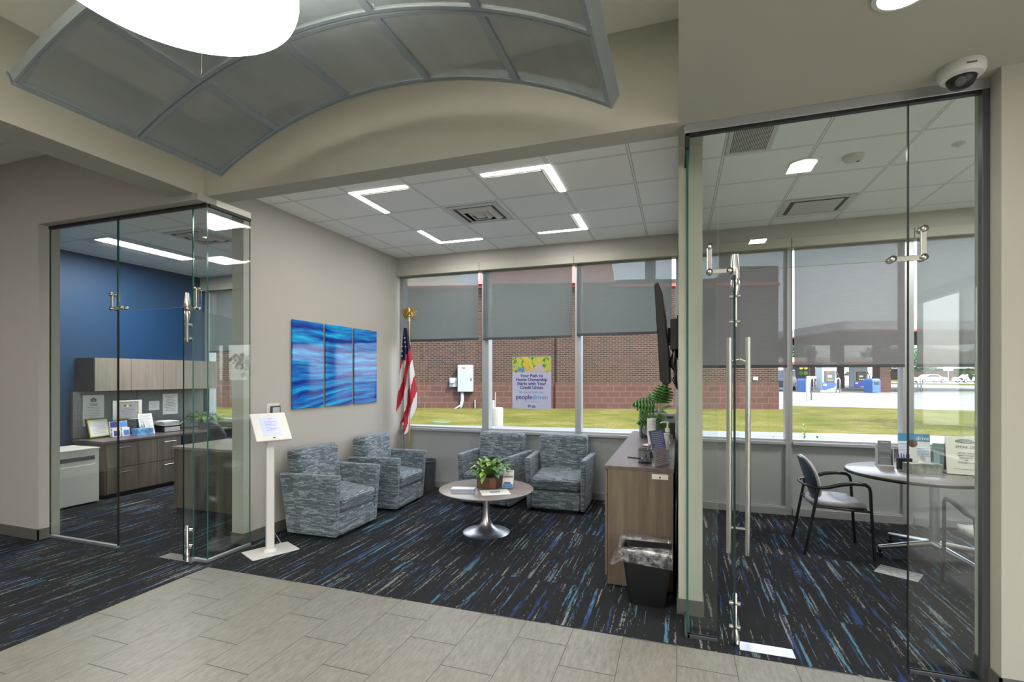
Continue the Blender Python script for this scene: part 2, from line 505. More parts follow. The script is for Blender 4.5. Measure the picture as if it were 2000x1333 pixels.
M_ = {}
M_['wall'] = PB('greige_paint', (.42, .40, .365), .85, spec=.25, bump=.06, bs=350)
M_['wall2'] = PB('beige_paint', (.43, .42, .36), .85, spec=.25, bump=.06, bs=350)
M_['blue'] = PB('blue_paint', (.006, .042, .115), .55, spec=.4)
M_['white_paint'] = PB('white_ceiling_paint', (.88, .87, .79), .9, spec=.2)
M_['base'] = PB('grey_vinyl_base', (.10, .098, .088), .55)
M_['alu'] = PB('brushed_aluminium', (.55, .57, .60), .38, .85)
M_['alu_w'] = PB('anodised_frame', (.44, .455, .475), .38, .45)
M_['dkalu'] = PB('dark_aluminium', (.12, .125, .13), .4, .5)
M_['panel'] = PB('grey_spandrel_panel', (.42, .45, .455), .33, .25)
M_['steel'] = PB('satin_steel', (.62, .61, .58), .24, 1)
M_['silver'] = PB('cast_aluminium', (.60, .61, .62), .33, 1)
M_['black'] = PB('black_plastic', (.012, .012, .013), .4)
M_['blackm'] = PB('black_metal', (.02, .02, .024), .35, .3)
M_['dkgrey'] = PB('dark_grey_plastic', (.05, .055, .06), .5)
M_['white'] = PB('white_plastic', (.62, .61, .585), .4)
M_['wmetal'] = PB('white_enamel', (.66, .65, .60), .45)
M_['paper'] = PB('white_paper', (.72, .72, .72), .85)
M_['ink'] = PB('grey_ink', (.12, .12, .13), .8)
M_['navy'] = PB('indigo_ink', (.05, .035, .22), .7)
M_['sky_ink'] = PB('blue_ink', (.10, .25, .62), .7)
M_['ltink'] = PB('pale_blue_ink', (.28, .38, .58), .7)
M_['glass'] = mat_glass()
M_['wglass'] = mat_glass('window_glass', (.96, .975, .97), .5)
M_['gedge'] = PB('green_glass_edge', (.01, .12, .10), .12, spec=.8)
M_['gedged'] = PB('dark_glass_edge', (.004, .02, .02), .12, spec=.8)
M_['seal'] = PB('black_seal', (.008, .008, .008), .5)
M_['carpet'] = mat_carpet()
M_['tile'] = mat_floor_tile()
M_['ceil'] = mat_ceiling('ceiling_tiles_lounge', -.36, .64, 3.86, .6075)
M_['ceilR'] = mat_ceiling('ceiling_tiles_office', .33, .64, 4.15, .61)
M_['ceilL'] = mat_ceiling('ceiling_tiles_left_office', -6.33, .61, 4.0, 1.22)
M_['ceilF'] = mat_ceiling('ceiling_tiles_lobby', -5.0, .61, 2.75, .61, (.80, .78, .75))
M_['wood'] = mat_wood('walnut_laminate', (.10, .073, .05), (.215, .165, .12))
M_['woodL'] = mat_wood('grey_walnut_laminate', (.105, .083, .063), (.22, .18, .145))
M_['woodTop'] = mat_wood('dark_walnut_worktop', (.085, .07, .065), (.15, .125, .115), 'y', .3)
M_['cabface'] = mat_wood('pale_grey_laminate', (.20, .175, .15), (.32, .285, .245))
M_['uph'] = mat_upholstery()
M_['shade'] = mat_mesh_fabric('solar_shade_cloth', (.24, .265, .26), .25, .58)
M_['shadeR'] = mat_mesh_fabric('warm_solar_shade_cloth', (.25, .247, .245), .22, .42)
M_['perf'] = mat_mesh_fabric('perforated_metal', (.22, .255, .26), .30, 0, weave=2)
M_['perf_frame'] = PB('canopy_frame_metal', (.26, .295, .30), .45, .3)
M_['brick'] = mat_brick('brown_brick', (.032, .013, .010), (.009, .005, .005), (.092, .070, .056), .203, .0677, .0085, 0, var=.18)
M_['block'] = mat_brick('split_face_block', (.060, .028, .023), (.047, .022, .018), (.095, .060, .052), .41, .203, .010, 0, var=.28)
M_['grass'] = mat_grass()
M_['concrete'] = PB('concrete', (.20, .197, .19), .9, var=.12, vs=1.5)
M_['bright'] = PB('bounce_concrete', (.40, .39, .37), .9)  # concrete lightened to bounce more daylight up to the soffit
M_['paving'] = PB('pale_paving', (.115, .113, .110), .85, var=.12, vs=.35)
M_['ledge'] = PB('limestone_ledge', (.26, .27, .28), .8, var=.08, vs=6)
M_['red'] = PB('red_metal', (.33, .035, .03), .5)
M_['fascia'] = PB('pink_fascia', (.24, .07, .07), .6)
M_['ebox'] = PB('grey_enclosure', (.20, .23, .245), .5)
M_['bluebin'] = PB('blue_plastic', (.025, .08, .25), .5)
M_['pumpblue'] = PB('blue_enamel', (.02, .06, .42), .4)
M_['art'] = mat_art()
M_['gold'] = PB('gold', (.75, .50, .13), .28, 1)
M_['brass'] = PB('brass_pole', (.70, .50, .16), .3, .9)
M_['fnavy'] = PB('flag_navy', (.012, .015, .075), .8)
M_['fred'] = PB('flag_red', (.38, .012, .03), .8)
M_['fwhite'] = PB('flag_white', (.62, .60, .58), .8)
M_['leaf'] = PB('green_leaf', (.09, .22, .03), .42, var=.5, vs=18)
M_['leafL'] = PB('yellow_green_leaf', (.26, .40, .08), .42, var=.5, vs=30)
M_['leafD'] = PB('dark_green_leaf', (.03, .10, .025), .4, var=.4, vs=25)
M_['stem'] = PB('green_stem', (.12, .2, .05), .6)
M_['tablew'] = mat_wood('taupe_tabletop', (.17, .145, .13), (.27, .24, .22), 'x', .28)
M_['roundt'] = mat_wood('dark_office_tabletop', (.13, .12, .115), (.22, .20, .195), 'x', .25)
M_['boxwood'] = PB('brown_wood_box', (.12, .06, .035), .5, var=.3, vs=8)
M_['tack'] = PB('grey_tackboard', (.17, .185, .18), .95, var=.4, vs=120)
M_['emit'] = PB('led_diffuser', (.9, .9, .88), .6, emit=(1, .97, .90), es=6)
M_['emit2'] = PB('pendant_diffuser', (.9, .9, .9), .5, emit=(1, .985, .96), es=2.2)
M_['liner'] = None

def mat_liner():
    m = bpy.data.materials.new('clear_bin_liner'); m.use_nodes = True
    nt = m.node_tree; nt.nodes.clear(); n = N(nt)
    o = nt.nodes.new('ShaderNodeOutputMaterial')
    tr = nt.nodes.new('ShaderNodeBsdfTransparent'); tr.inputs[0].default_value = (.92, .92, .94, 1)
    gl = nt.nodes.new('ShaderNodeBsdfGlossy'); gl.inputs['Roughness'].default_value = .22
    df = nt.nodes.new('ShaderNodeBsdfDiffuse'); df.inputs[0].default_value = (.75, .75, .77, 1)
    a = nt.nodes.new('ShaderNodeMixShader'); a.inputs[0].default_value = .45
    nt.links.new(gl.outputs[0], a.inputs[1]); nt.links.new(df.outputs[0], a.inputs[2])
    b = nt.nodes.new('ShaderNodeMixShader')
    q = n.noise(n.comb(n.math('MULTIPLY', n.xyz(n.obj())[0], 26), n.math('MULTIPLY', n.xyz(n.obj())[1], 26), n.math('MULTIPLY', n.xyz(n.obj())[2], 34)), 1, 5, .7)
    nt.links.new(n.math('MAXIMUM', n.math('MULTIPLY', n.math('SUBTRACT', q, .38), 1.6), .06), b.inputs[0])
    nt.links.new(tr.outputs[0], b.inputs[1]); nt.links.new(a.outputs[0], b.inputs[2])
    nt.links.new(b.outputs[0], o.inputs[0])
    return m
M_['liner'] = mat_liner()
M_['mesh'] = mat_mesh_fabric('black_wire_mesh', (.10, .10, .11), .55, 0)
M_['acrylic'] = mat_glass('clear_acrylic', (.90, .92, .93), 1.2)

# ================================================================== THE SETTING
S('floor', B().box(-9, 4.2, -5, 6.45, -.12, 0), M_['carpet'])
S('floor', B().box(-3.675, 4.2, -5, 3.03, -.02, .003), M_['tile'])

def ceiling(x0, x1, y0, y1, z, m, th=.06):
    return S('ceiling', B().box(x0, x1, y0, y1, z, z + th), m)
ceiling(-3.9, .02, 3.27, 6.22, 3.29, M_['ceil'])
ceiling(.12, 3.72, 3.2, 6.22, 3.29, M_['ceilR'])
ceiling(-7.75, -3.95, 3.16, 6.36, 3.25, M_['ceilL'])
ceiling(-9, -4.05, -5, 3.02, 3.70, M_['ceilF'])
ceiling(-4.1, .01, -5, 3.14, 3.72, M_['white_paint'])
S('ceiling', B().box(0, 4.2, -5, 3.28, 3.10, 3.80), M_['wall2'])           # dropped soffit on the right
S('ceiling', B().box(-9.2, 4.4, -5.2, 6.5, 3.95, 4.15), M_['concrete'])      # roof slab
S('trim_1', B().box(-3.81, 0, 3.10, 3.28, 3.10, 3.80), M_['wall2'])         # beam over the lounge
S('trim_2', B().box(-4.10, -3.81, -5, 3.28, 3.10, 3.80), M_['wall2'])       # beam along the lobby
# front wall of the left office
S('wall_front', B().box(-9, -5.84, 3.015, 3.19, 0, 3.71).box(-5.84, -4.1, 3.015, 3.19, 3.045, 3.71).box(-4.1, -3.77, 3.015, 3.19, 3.045, 3.10), M_['wall'])
S('trim_3', B().box(-3.86, -3.77, 3.19, 3.55, 3.045, 3.10), M_['white_paint'])
S('wall_left', B().box(-4.0, -3.86, 3.55, 6.45, 0, 3.32).box(-4.0, -3.86, 3.28, 3.55, 3.10, 3.32), M_['wall'])
S('wall_partition', B().box(0, .15, 3.45, 6.36, 0, 3.30).box(0, .15, 3.28, 3.45, 3.10, 3.30), M_['wall2'])
S('wall_right', B().box(1.50, 4.2, 3.05, 3.28, 0, 3.10), M_['wall2'])
S('wall_office_right', B().box(3.7, 3.85, 3.28, 6.45, 0, 3.35), M_['wall2'])
S('wall_blue', B().box(-7.82, -7.70, 3.15, 6.45, 0, 3.3), M_['blue'])
S('wall_office_front', B().box(-7.8, -6.0, 3.19, 3.21, 0, 3.25), M_['blue'])
# lobby shell behind the camera
S('wall_back', B().box(-9, 4.2, -5.15, -5, 0, 3.95), M_['wall'])
S('wall_far_left', B().box(-9.15, -9, -5, 3.1, 0, 3.95), M_['wall'])
wr_ = B().box(4.2, 4.35, -5, 3.28, 0, .25).box(4.2, 4.35, -5, 3.28, 2.95, 3.95).box(4.2, 4.35, 1.4, 3.28, .25, 2.95)
for y in (-5, -3.3, -1.6, .1): wr_.box(4.2, 4.35, y, y + .12, .25, 2.95)
S('wall_far_right', wr_, M_['wall'])
S('wall_above_windows', B().box(-7.8, 3.85, 6.20, 6.46, 3.125, 3.96), M_['wall'])
S('wall_outer_left', B().box(-9.1, -7.82, 6.2, 6.45, 0, 3.95), M_['wall'])
# baseboards
S('baseboard_left', B().box(-3.86, -3.85, 3.55, 6.27, 0, .10).box(-4.0, -3.85, 3.54, 3.55, 0, .10), M_['base'])
S('baseboard_front', B().box(-9, -5.83, 3.005, 3.015, 0, .10).box(-5.84, -5.83, 3.005, 3.10, 0, .10), M_['base'])
S('baseboard_partition', B().box(-.0, .16, 3.44, 3.45, 0, .10).box(.15, .16, 3.45, 6.27, 0, .10).box(-.01, 0, 3.44, 6.27, 0, .10), M_['base'])
S('baseboard_right', B().box(1.49, 4.2, 3.04, 3.05, .003, .10).box(1.49, 1.50, 3.04, 3.28, .003, .10), M_['base'])
S('baseboard_blue', B().box(-7.70, -7.69, 3.2, 6.27, 0, .10), M_['base'])

# window wall: one window per bay, with its frame, pane, sill rail and spandrel panel
def bay(k, xa, xb, ma, mb, head=3.125):
    """clear opening xa..xb, frame members out to ma / mb on each side"""
    w = ST('window_%d' % k)
    f = B()
    f.box(ma, xa, 6.29, 6.43, .0, head).box(xb, mb, 6.29, 6.43, .0, head)
    f.box(xa, xb, 6.30, 6.42, 3.03, head)
    f.box(xa, xb, 6.30, 6.42, .80, .86)
    f.build('window_frame', M_['alu_w'], w, bevel=.003)
    B().box(xa, xb, 6.262, 6.30, .80, .835).build('window_sill', M_['alu_w'], w, bevel=.003)
    B().box(xa, xb, 6.275, 6.40, 0, .085).box(xa, xb, 6.29, 6.30, .085, .10).build('base_rail', M_['alu_w'], w, bevel=.002)
    B().box(xa, xb, 6.335, 6.36, .085, .80).build('spandrel_panel', M_['panel'], w)
    B().box(xa, xb, 6.355, 6.361, .86, 3.03).build('window_pane', M_['wglass'], w)
    return w
bay(1, -3.82, -2.57, -3.87, -2.52)
bay(2, -2.47, -1.27, -2.52, -1.23)
bay(3, -1.19, -.03, -1.23, .0)
bay(4, .16, 1.155, .15, 1.19)
bay(5, 1.225, 2.265, 1.19, 2.315)
bay(6, 2.365, 3.66, 2.315, 3.70)
bay(7, -7.60, -6.42, -7.70, -6.37)
bay(8, -6.32, -5.14, -6.37, -5.09)
bay(9, -5.04, -4.05, -5.09, -4.0)
S('trim_4', B().box(.0, .15, 6.36, 6.43, 0, 3.125).box(-4.0, -3.87, 6.36, 6.43, 0, 3.125), M_['alu_w'])

def shade(xa, xb, ca, cb, zb, where, mat, grp, band=None):
    t = T('roller_shade', where, 'window shade', (0, 0, 0), 0, grp)
    B().box(xa, xb, 6.255, 6.2565, zb, 3.05).build('shade_cloth', mat, t)
    B().box(xa, xb, 6.247, 6.262, zb - .025, zb + .008).build('hem_bar', M_['dkgrey'], t, bevel=.003)
    B().box(ca + .002, cb - .002, 6.185, 6.285, 3.02, 3.124).build('shade_cassette', M_['wall2'], t, bevel=.006)
    return t
G1 = 'roller shades half lowered over the lounge windows'
G2 = 'roller shades lowered over the meeting office windows'
shade(-3.80, -2.61, -3.86, -2.57, 2.10, 'grey mesh roller shade in the lounge corner, behind the flag', M_['shade'], G1)
shade(-2.54, -1.30, -2.57, -1.27, 2.10, 'grey mesh roller shade over the middle lounge window, above the hanging poster', M_['shade'], G1)
shade(-1.24, -.075, -1.27, -.0, 2.12, 'grey mesh roller shade over the lounge window beside the television', M_['shade'], G1)
shade(.165, 1.165, .15, 1.195, 1.70, 'deep lowered roller shade seen behind the tall glass door handle', M_['shadeR'], G2)
shade(1.235, 2.27, 1.195, 2.33, 1.70, 'deep lowered roller shade over the window behind the meeting room chair', M_['shadeR'], G2)
shade(2.375, 3.64, 2.33, 3.69, 1.70, 'deep lowered roller shade over the last window, right of the round table', M_['shadeR'], G2)
shade(-7.55, -6.40, -7.69, -6.37, 2.0, 'roller shade next to the blue wall in the left office', M_['shade'], None)
shade(-6.30, -5.12, -6.37, -5.09, 2.0, 'roller shade in the middle window of the left office', M_['shade'], None)
shade(-5.02, -4.08, -5.09, -4.01, 2.0, 'roller shade in the left office window nearest the lounge wall', M_['shade'], None)

# ---- glass fronts
def pane(name, x0, x1, y, z0, z1, parent, th=.012):
    b = B().box(x0, x1, y - th / 2, y + th / 2, z0, z1)
    o = b.build(name, [M_['glass'], M_['gedge']], parent)
    for p in o.data.polygons:
        if abs(p.normal.y) < .5: p.material_index = 1
    return o
def pane_y(name, y0, y1, x, z0, z1, parent, th=.012):
    b = B().box(x - th / 2, x + th / 2, y0, y1, z0, z1)
    o = b.build(name, [M_['glass'], M_['gedge']], parent)
    for p in o.data.polygons:
        if abs(p.normal.x) < .5: p.material_index = 1
    return o
def chan(name, x0, x1, y0, y1, z0, z1, m, parent): return B().box(x0, x1, y0, y1, z0, z1).build(name, M_[m], parent, bevel=.002)

def patch_L(parent, corner, hx, vz, y, knobs=True):
    """L shaped patch fitting: horizontal arm hx long, vertical arm vz high from the corner"""
    x, z = corner
    b = B()
    b.box(min(x, x + hx), max(x, x + hx), y - .022, y - .008, z - .014, z + .014)
    b.box(x - .014, x + .014, y - .022, y - .008, z, z + vz)
    o = b.build('patch_fitting', M_['steel'], parent, bevel=.003)
    k = B()
    for px, pz in ((x, z), (x, z + vz), (x + hx * .92, z)):
        k.cyl((px, y - .032, pz), (px, y - .02, pz), .018, .016, 14)
        k.cyl((px, y + .008, pz), (px, y + .03, pz), .018, .016, 14)
    k.build('bolt', M_['steel'], o, smooth=True)
    return o
def pivot(parent, x, y, z0, z1, cone):
    """satin steel pivot rod; the thick cone sits at the 'cone' end"""
    p = B()
    L = z1 - z0
    if cone > 0: prof = [(.010, 0), (.013, .01), (.013, L * .42), (.024, L * .5), (.027, L * .62), (.021, L * .64), (.027, L * .66), (.025, L * .8), (.017, L * .99), (.004, L)]
    elif cone < 0: prof = [(.026, 0), (.027, L * .2), (.016, L * .3), (.014, L * .33), (.014, L * .98), (.010, L)]
    p.lathe(prof, (x, y, z0), 18)
    o = p.build('pivot_hinge', M_['steel'], parent, smooth='auto')
    return o

# left office glass front
w10 = ST('window_10')
pane('glass_pane', -5.84, -4.872, 3.11, .02, 3.03, w10)
chan('floor_channel', -5.84, -4.872, 3.095, 3.125, 0, .025, 'alu', w10)
chan('top_channel', -5.84, -3.775, 3.095, 3.125, 3.018, 3.046, 'seal', w10)
chan('joint_seal', -4.875, -4.868, 3.10, 3.118, .02, 3.02, 'seal', w10)
w11 = ST('window_11')
pane('transom_pane', -4.866, -3.945, 3.11, 2.175, 3.03, w11)
w12 = ST('window_12')
pane('glass_pane', -3.939, -3.775, 3.11, .02, 3.03, w12)
pane_y('return_pane', 3.118, 3.55, -3.782, .02, 3.03, w12)
chan('floor_channel', -3.939, -3.77, 3.095, 3.125, 0, .025, 'alu', w12)
chan('return_floor_channel', -3.797, -3.767, 3.125, 3.55, 0, .025, 'alu', w12)
chan('return_top_channel', -3.797, -3.767, 3.125, 3.55, 3.018, 3.046, 'seal', w12)
patch_L(w11, (-4.93, 2.20), .15, .13, 3.11)
patch_L(w12, (-3.895, 2.16), -.10, .17, 3.11)
pl = ST('trim_5')
B().box(-4.28, -3.90, 3.055, 3.165, 0, .006).build('pivot_floor_plate', M_['steel'], pl, bevel=.001)
# its door leaf, standing open into the office
d1 = ST('door_1', (-4.01, 3.11, 0)); d1.rotation_euler = (0, 0, R(-66))
def leaf_local(parent, w, side, z1=2.165):
    # leaf runs from the pivot along side*x
    x0, x1 = (-.055 * side, w * side)
    b = B().box(min(x0, x1), max(x0, x1), -.006, .006, .012, z1)
    o = b.build('door_pane', [M_['glass'], M_['gedged']], parent)
    for p in o.data.polygons:
        if abs(p.normal.y) < .5: p.material_index = 1
leaf_local(d1, .86, -1)
pivot(d1, 0, -.001, 1.87, 2.30, 1)
pivot(d1, 0, -.001, .0, .29, -1)
k = B()
for z in (1.90, 2.02, .10, .24): k.cyl((-.03, -.03, z), (-.03, .03, z), .018, None, 14)
k.build('clamp_bolt', M_['steel'], d1, smooth='auto')

# right office glass front
w13 = ST('window_13')
pane('glass_pane', .055, .218, 3.16, .02, 3.04, w13)
pane_y('return_pane', 3.17, 3.44, .052, .02, 3.04, w13)
chan('top_channel', .04, 1.50, 3.145, 3.175, 3.028, 3.045, 'seal', w13)
chan('return_top_channel', .036, .064, 3.145, 3.45, 2.96, 3.045, 'seal', w13)
chan('header', .036, 1.50, 3.14, 3.18, 3.045, 3.10, 'alu', w13)
chan('floor_channel', .05, .218, 3.145, 3.175, 0, .02, 'dkgrey', w13)
chan('return_floor_channel', .036, .066, 3.145, 3.44, 0, .02, 'dkgrey', w13)
w14 = ST('window_14')
pane('transom_pane', .224, 1.157, 3.16, 2.20, 3.04, w14)
w15 = ST('window_15')
pane('glass_pane', 1.163, 1.475, 3.16, .02, 3.04, w15)
chan('wall_channel', 1.468, 1.50, 3.14, 3.18, 0, 3.045, 'dkalu', w15)
chan('floor_channel', 1.163, 1.47, 3.145, 3.175, 0, .02, 'dkgrey', w15)
chan('joint_seal', 1.1575, 1.1625, 3.152, 3.168, .02, 3.03, 'seal', w15)
patch_L(w14, (.175, 2.20), .12, .15, 3.16)
patch_L(w15, (1.222, 2.205), -.15, .15, 3.16)
d2 = ST('door_2', (.315, 3.16, 0)); d2.rotation_euler = (0, 0, R(82.5))
leaf_local(d2, .84, 1)
pivot(d2, 0, -.001, 1.87, 2.30, 1)
pivot(d2, 0, -.001, .0, .30, -1)
k = B()
for z in (1.90, 2.05, .10, .24): k.cyl((.0, -.03, z), (.0, .03, z), .014, None, 14)
k.build('clamp_bolt', M_['steel'], d2, smooth='auto')
for s in (-1, 1):
    h = B().cyl((.755, s * .062, .285), (.755, s * .062, 1.86), .019, None, 20)
    h.cyl((.755, s * .006, .47), (.755, s * .062, .47), .012, None, 14).cyl((.755, s * .006, 1.70), (.755, s * .062, 1.68), .012, None, 14)
    h.build('door_handle', M_['steel'], d2, smooth='auto')
pl = ST('trim_6')
B().box(.335, .62, 3.09, 3.19, .0, .008).build('pivot_floor_plate', M_['steel'], pl, bevel=.001)

# ================================================================== CEILING FIXTURES
def L_light(corner, ex, ey, label):
    cx, cy = corner
    t = T('ceiling_light', label, 'ceiling light', (cx, cy, 3.29), 0, 'L shaped LED ceiling lights of the lounge')
    w = .055
    sx = 1 if ex > 0 else -1; sy = 1 if ey > 0 else -1
    d = B()
    d.box(min(0, ex), max(0, ex), min(0, sy * w), max(0, sy * w), -.004, -.001)
    d.box(min(0, sx * w), max(0, sx * w), min(sy * w, ey), max(sy * w, ey), -.004, -.001)
    d.build('light_diffuser', M_['emit'], t)
    f = B()
    o = w + .03
    f.box(min(sx * o, ex), max(sx * o, ex), min(sy * o, sy * (o + .012)), max(sy * o, sy * (o + .012)), -.005, -.001)
    f.box(min(sx * o, sx * (o + .012)), max(sx * o, sx * (o + .012)), min(sy * o, ey), max(sy * o, ey), -.005, -.001)
    f.build('fixture_frame', M_['white'], t)
    la = add_light('ceiling_or_added_lamp', 'AREA', (cx + ex * .4, cy + ey * .4, 3.275), 4.4, size=.45, color=(1, .975, .93))
L_light((-.985, 3.85), -.60, .60, 'L shaped LED strip in the ceiling with its corner nearest the glass door handle')
L_light((-2.915, 3.85), .60, .60, 'L shaped LED strip in the lounge ceiling nearest the left glass office')
L_light((-2.915, 5.69), .60, -.56, 'L shaped LED strip in the far left of the lounge ceiling, nearest the flag')
L_light((-1.0, 5.69), -.58, -.56, 'L shaped LED strip in the far right of the lounge ceiling, nearest the television')

def square_diffuser(x0, y0, s, z, label, rings=2, dark=True):
    t = T('air_diffuser', label, 'air vent', (x0 + s / 2, y0 + s / 2, z))
    h = s / 2 - .012
    B().box(-h, h, -h, h, -.002, -.001).build('duct_opening', M_['black'] if dark else M_['dkgrey'], t)
    f = B()
    for r0, r1, z0, z1 in [(h, h - .045, -.002, -.005), (h - .09, h - .13, .0, -.028), (h - .165, h - .2, -.003, -.034)][:rings + 1]:
        vs = []
        for r, zz in ((r0, z0 - .002), (r1, z1 - .006), (r1 - .012, z1 - .001)):
            vs += [(-r, -r, zz), (r, -r, zz), (r, r, zz), (-r, r, zz)]
        fs = [(i, (i + 1) % 4, 4 + (i + 1) % 4, 4 + i) for i in range(4)] + [(4 + i, 4 + (i + 1) % 4, 8 + (i + 1) % 4, 8 + i) for i in range(4)]
        f.add(vs, fs)
    f.build('diffuser_ring', M_['white'], t, solid=.003)
    c = B(); r = h - .225
    c.add([(-r, -r, -.03), (r, -r, -.03), (r, r, -.03), (-r, r, -.03), (0, 0, -.018)], [(1, 0, 4), (2, 1, 4), (3, 2, 4), (0, 3, 4)])
    c.build('diffuser_plate', M_['white'], t, solid=.003)
    return t
square_diffuser(-2.26, 4.49, .58, 3.289, 'square white stepped air diffuser in the lounge ceiling between the four LED strips')

t = T('return_grille', 'grey ribbed return air grille at the front of the meeting office ceiling', 'air vent', (.505, 3.84, 3.289))
B().box(-.135, .115, -.30, .25, -.004, -.001).build('grille_core', M_['black'], t)
g = B()
for i in range(22): g.box(-.13 + i * .0115, -.1245 + i * .0115, -.29, .24, -.012, -.004)
g.build('grille_bars', M_['white'], t)
B().box(-.165, -.135, -.33, .28, -.010, -.001).box(.115, .145, -.33, .28, -.010, -.001).box(-.135, .115, -.33, -.30, -.010, -.001).box(-.135, .115, .25, .28, -.010, -.001).build('grille_frame', M_['white'], t, bevel=.002)

t = T('plaque_diffuser', 'square flat plate air diffuser in the meeting office ceiling', 'air vent', (1.29, 5.64, 3.289))
B().box(-.27, .27, -.23, .23, -.003, -.001).build('duct_opening', M_['dkgrey'], t)
B().box(-.21, .21, -.18, .18, -.014, -.006).build('diffuser_plate', M_['white'], t, bevel=.003)
B().box(-.30, -.25, -.26, .26, -.008, -.001).box(.25, .30, -.26, .26, -.008, -.001).box(-.25, .25, -.26, -.21, -.008, -.001).box(-.25, .25, .21, .26, -.008, -.001).build('diffuser_frame', M_['white'], t, bevel=.002)

def downlight(x, y, z, r, label, on=True, grp=None):
    t = T('downlight', label, 'recessed light', (x, y, z), 0, grp)
    B().lathe([(r * 1.22, -.001), (r * 1.22, -.006), (r * 1.02, -.010), (r, -.004), (r * .98, -.001)], n=32).build('trim_ring', M_['white'], t, smooth='auto')
    B().lathe([(r * .98, -.002), (r * .6, -.003), (0, -.004)], n=32).build('light_lens', M_['emit'] if on else M_['white'], t, smooth=True)
    return t
downlight(.845, 2.33, 3.10, .088, 'lit round recessed downlight in the beige soffit at the top of the photo')
downlight(.945, 4.49, 3.289, .085, 'round glowing disc in the meeting office ceiling, standing in for a reflected downlight')  # modelled disc in place of a downlight's reflection in the glass
t = T('smoke_detector', 'white disc smoke detector on the meeting office ceiling', 'smoke detector', (1.29, 4.47, 3.289))
B().lathe([(.075, 0), (.075, -.012), (.06, -.03), (.035, -.04), (0, -.042)], n=28).build('detector_body', M_['white'], t, smooth='auto')
B().lathe([(.012, -.040), (.012, -.046), (0, -.047)], (.03, .0, .004), 12).build('indicator', M_['dkgrey'], t)
t = T('sprinkler', 'small concealed sprinkler disc on the meeting office ceiling near the right wall', 'sprinkler', (1.95, 4.47, 3.289))
B().lathe([(.04, 0), (.038, -.008), (.02, -.012), (0, -.03)], n=20).build('sprinkler_plate', M_['white'], t, smooth='auto')

t = T('security_camera', 'white dome security camera mounted on the soffit above the glass door', 'security camera', (1.315, 2.99, 3.10))
B().lathe([(.0, 0), (.088, 0), (.092, -.012), (.092, -.038), (.082, -.056), (.060, -.062), (.058, -.058), (0, -.055)], n=40).build('housing', M_['white'], t, smooth='auto')
B().lathe([(.060, -.058), (.056, -.075), (.045, -.095), (.026, -.108), (0, -.112)], n=32).build('dome', M_['black'], t, smooth=True)
B().lathe([(.020, 0), (.022, .012), (.014, .014), (0, .013)], (0, 0, 0), 20, M=Matrix.Translation((-.022, -.035, -.088)) @ Matrix.Rotation(R(125), 4, 'X')).build('lens', M_['dkgrey'], t, smooth='auto')
B().box(-.02, .02, -.0935, -.0915, -.036, -.028).build('maker_mark', M_['ink'], t)

# curved perforated ceiling canopy
t = T('ceiling_canopy', 'arched grey canopy of perforated metal panels hung under the high ceiling', 'ceiling canopy', (-1.75, 1.53, .59))
RR = 2.83; HA = math.asin(1.4 / RR)
def arcp(a, y, dr=0): return ((RR + dr) * math.sin(a), y, (RR + dr) * math.cos(a))
def arc_bar(y0, y1, r0, r1, n=40, a0=-HA, a1=HA):
    b = B(); vs = []; fs = []
    for i in range(n + 1):
        a = a0 + (a1 - a0) * i / n
        vs += [arcp(a, y0, r0), arcp(a, y1, r0), arcp(a, y1, r1), arcp(a, y0, r1)]
    for i in range(n):
        for k in range(4): fs.append((4 * i + k, 4 * i + (k + 1) % 4, 4 * i + 4 + (k + 1) % 4, 4 * i + 4 + k))
    fs += [(3, 2, 1, 0), (4 * n, 4 * n + 1, 4 * n + 2, 4 * n + 3)]
    return b.add(vs, fs)
for y0, y1 in ((0, .585), (.592, 1.17)):
    for i in range(5):
        a0 = -HA + 2 * HA * i / 5; a1 = a0 + 2 * HA / 5
        p = B().grid(lambda u, v: arcp(a0 + (a1 - a0) * u, y0 + (y1 - y0) * v, .004), 8, 1).build('panel', M_['perf'], t, smooth=True)
        fr = arc_bar(y0 + .002, y0 + .024, -.004, .014, 8, a0, a1)
        for q in (arc_bar(y1 - .024, y1 - .002, -.004, .014, 8, a0, a1), arc_bar(y0 + .024, y1 - .024, -.004, .014, 1, a0, a0 + .008), arc_bar(y0 + .024, y1 - .024, -.004, .014, 1, a1 - .008, a1)):
            fr.add(q.v, q.f)
        fr.build('panel_frame', M_['perf_frame'], p, smooth='auto')
for y0, y1 in ((-.012, 0), (1.17, 1.182)):
    arc_bar(y0, y1, -.006, .055).build('edge_band', M_['perf_frame'], t, smooth='auto')
for s in (-1, 1):
    M = Matrix.Rotation(s * HA, 4, 'Y')
    B().box(-.006 if s > 0 else -.012, .012 if s > 0 else .006, -.012, 1.182, RR - .008, RR + .075, 0, M).build('side_channel', M_['perf_frame'], t)
for i in range(1, 5):
    a = -HA + 2 * HA * i / 5
    for y in (.12, .59, 1.06):
        x, _, z = arcp(a, y, .015)
        c = B().cyl((x, y, z), (x, y, 3.13), .002, None, 6); c.cyl((x, y, z), (x, y, z + .03), .009, None, 8)
        c.build('hanger', M_['steel'], t)

t = T('pendant_lamp', 'large round glowing white drum pendant lamp', 'pendant lamp', (-1.5, 1.10, 2.80))
B().lathe([(0, -.018), (.15, -.015), (.27, -.008), (.345, 0), (.368, .012), (.374, .03), (.374, .10), (0, .10)], n=64).build('lamp_diffuser', M_['emit2'], t, smooth='auto')
B().lathe([(.378, .09), (.378, .125), (.30, .135), (0, .14)], n=64).build('top_rim', M_['silver'], t, smooth='auto')
B().cyl((0, 0, .13), (0, 0, .92), .004, None, 8).build('cable', M_['black'], t)
add_light('ceiling_or_added_lamp', 'AREA', (-1.5, 1.1, 2.775), 12, size=.5, color=(1, .97, .92))

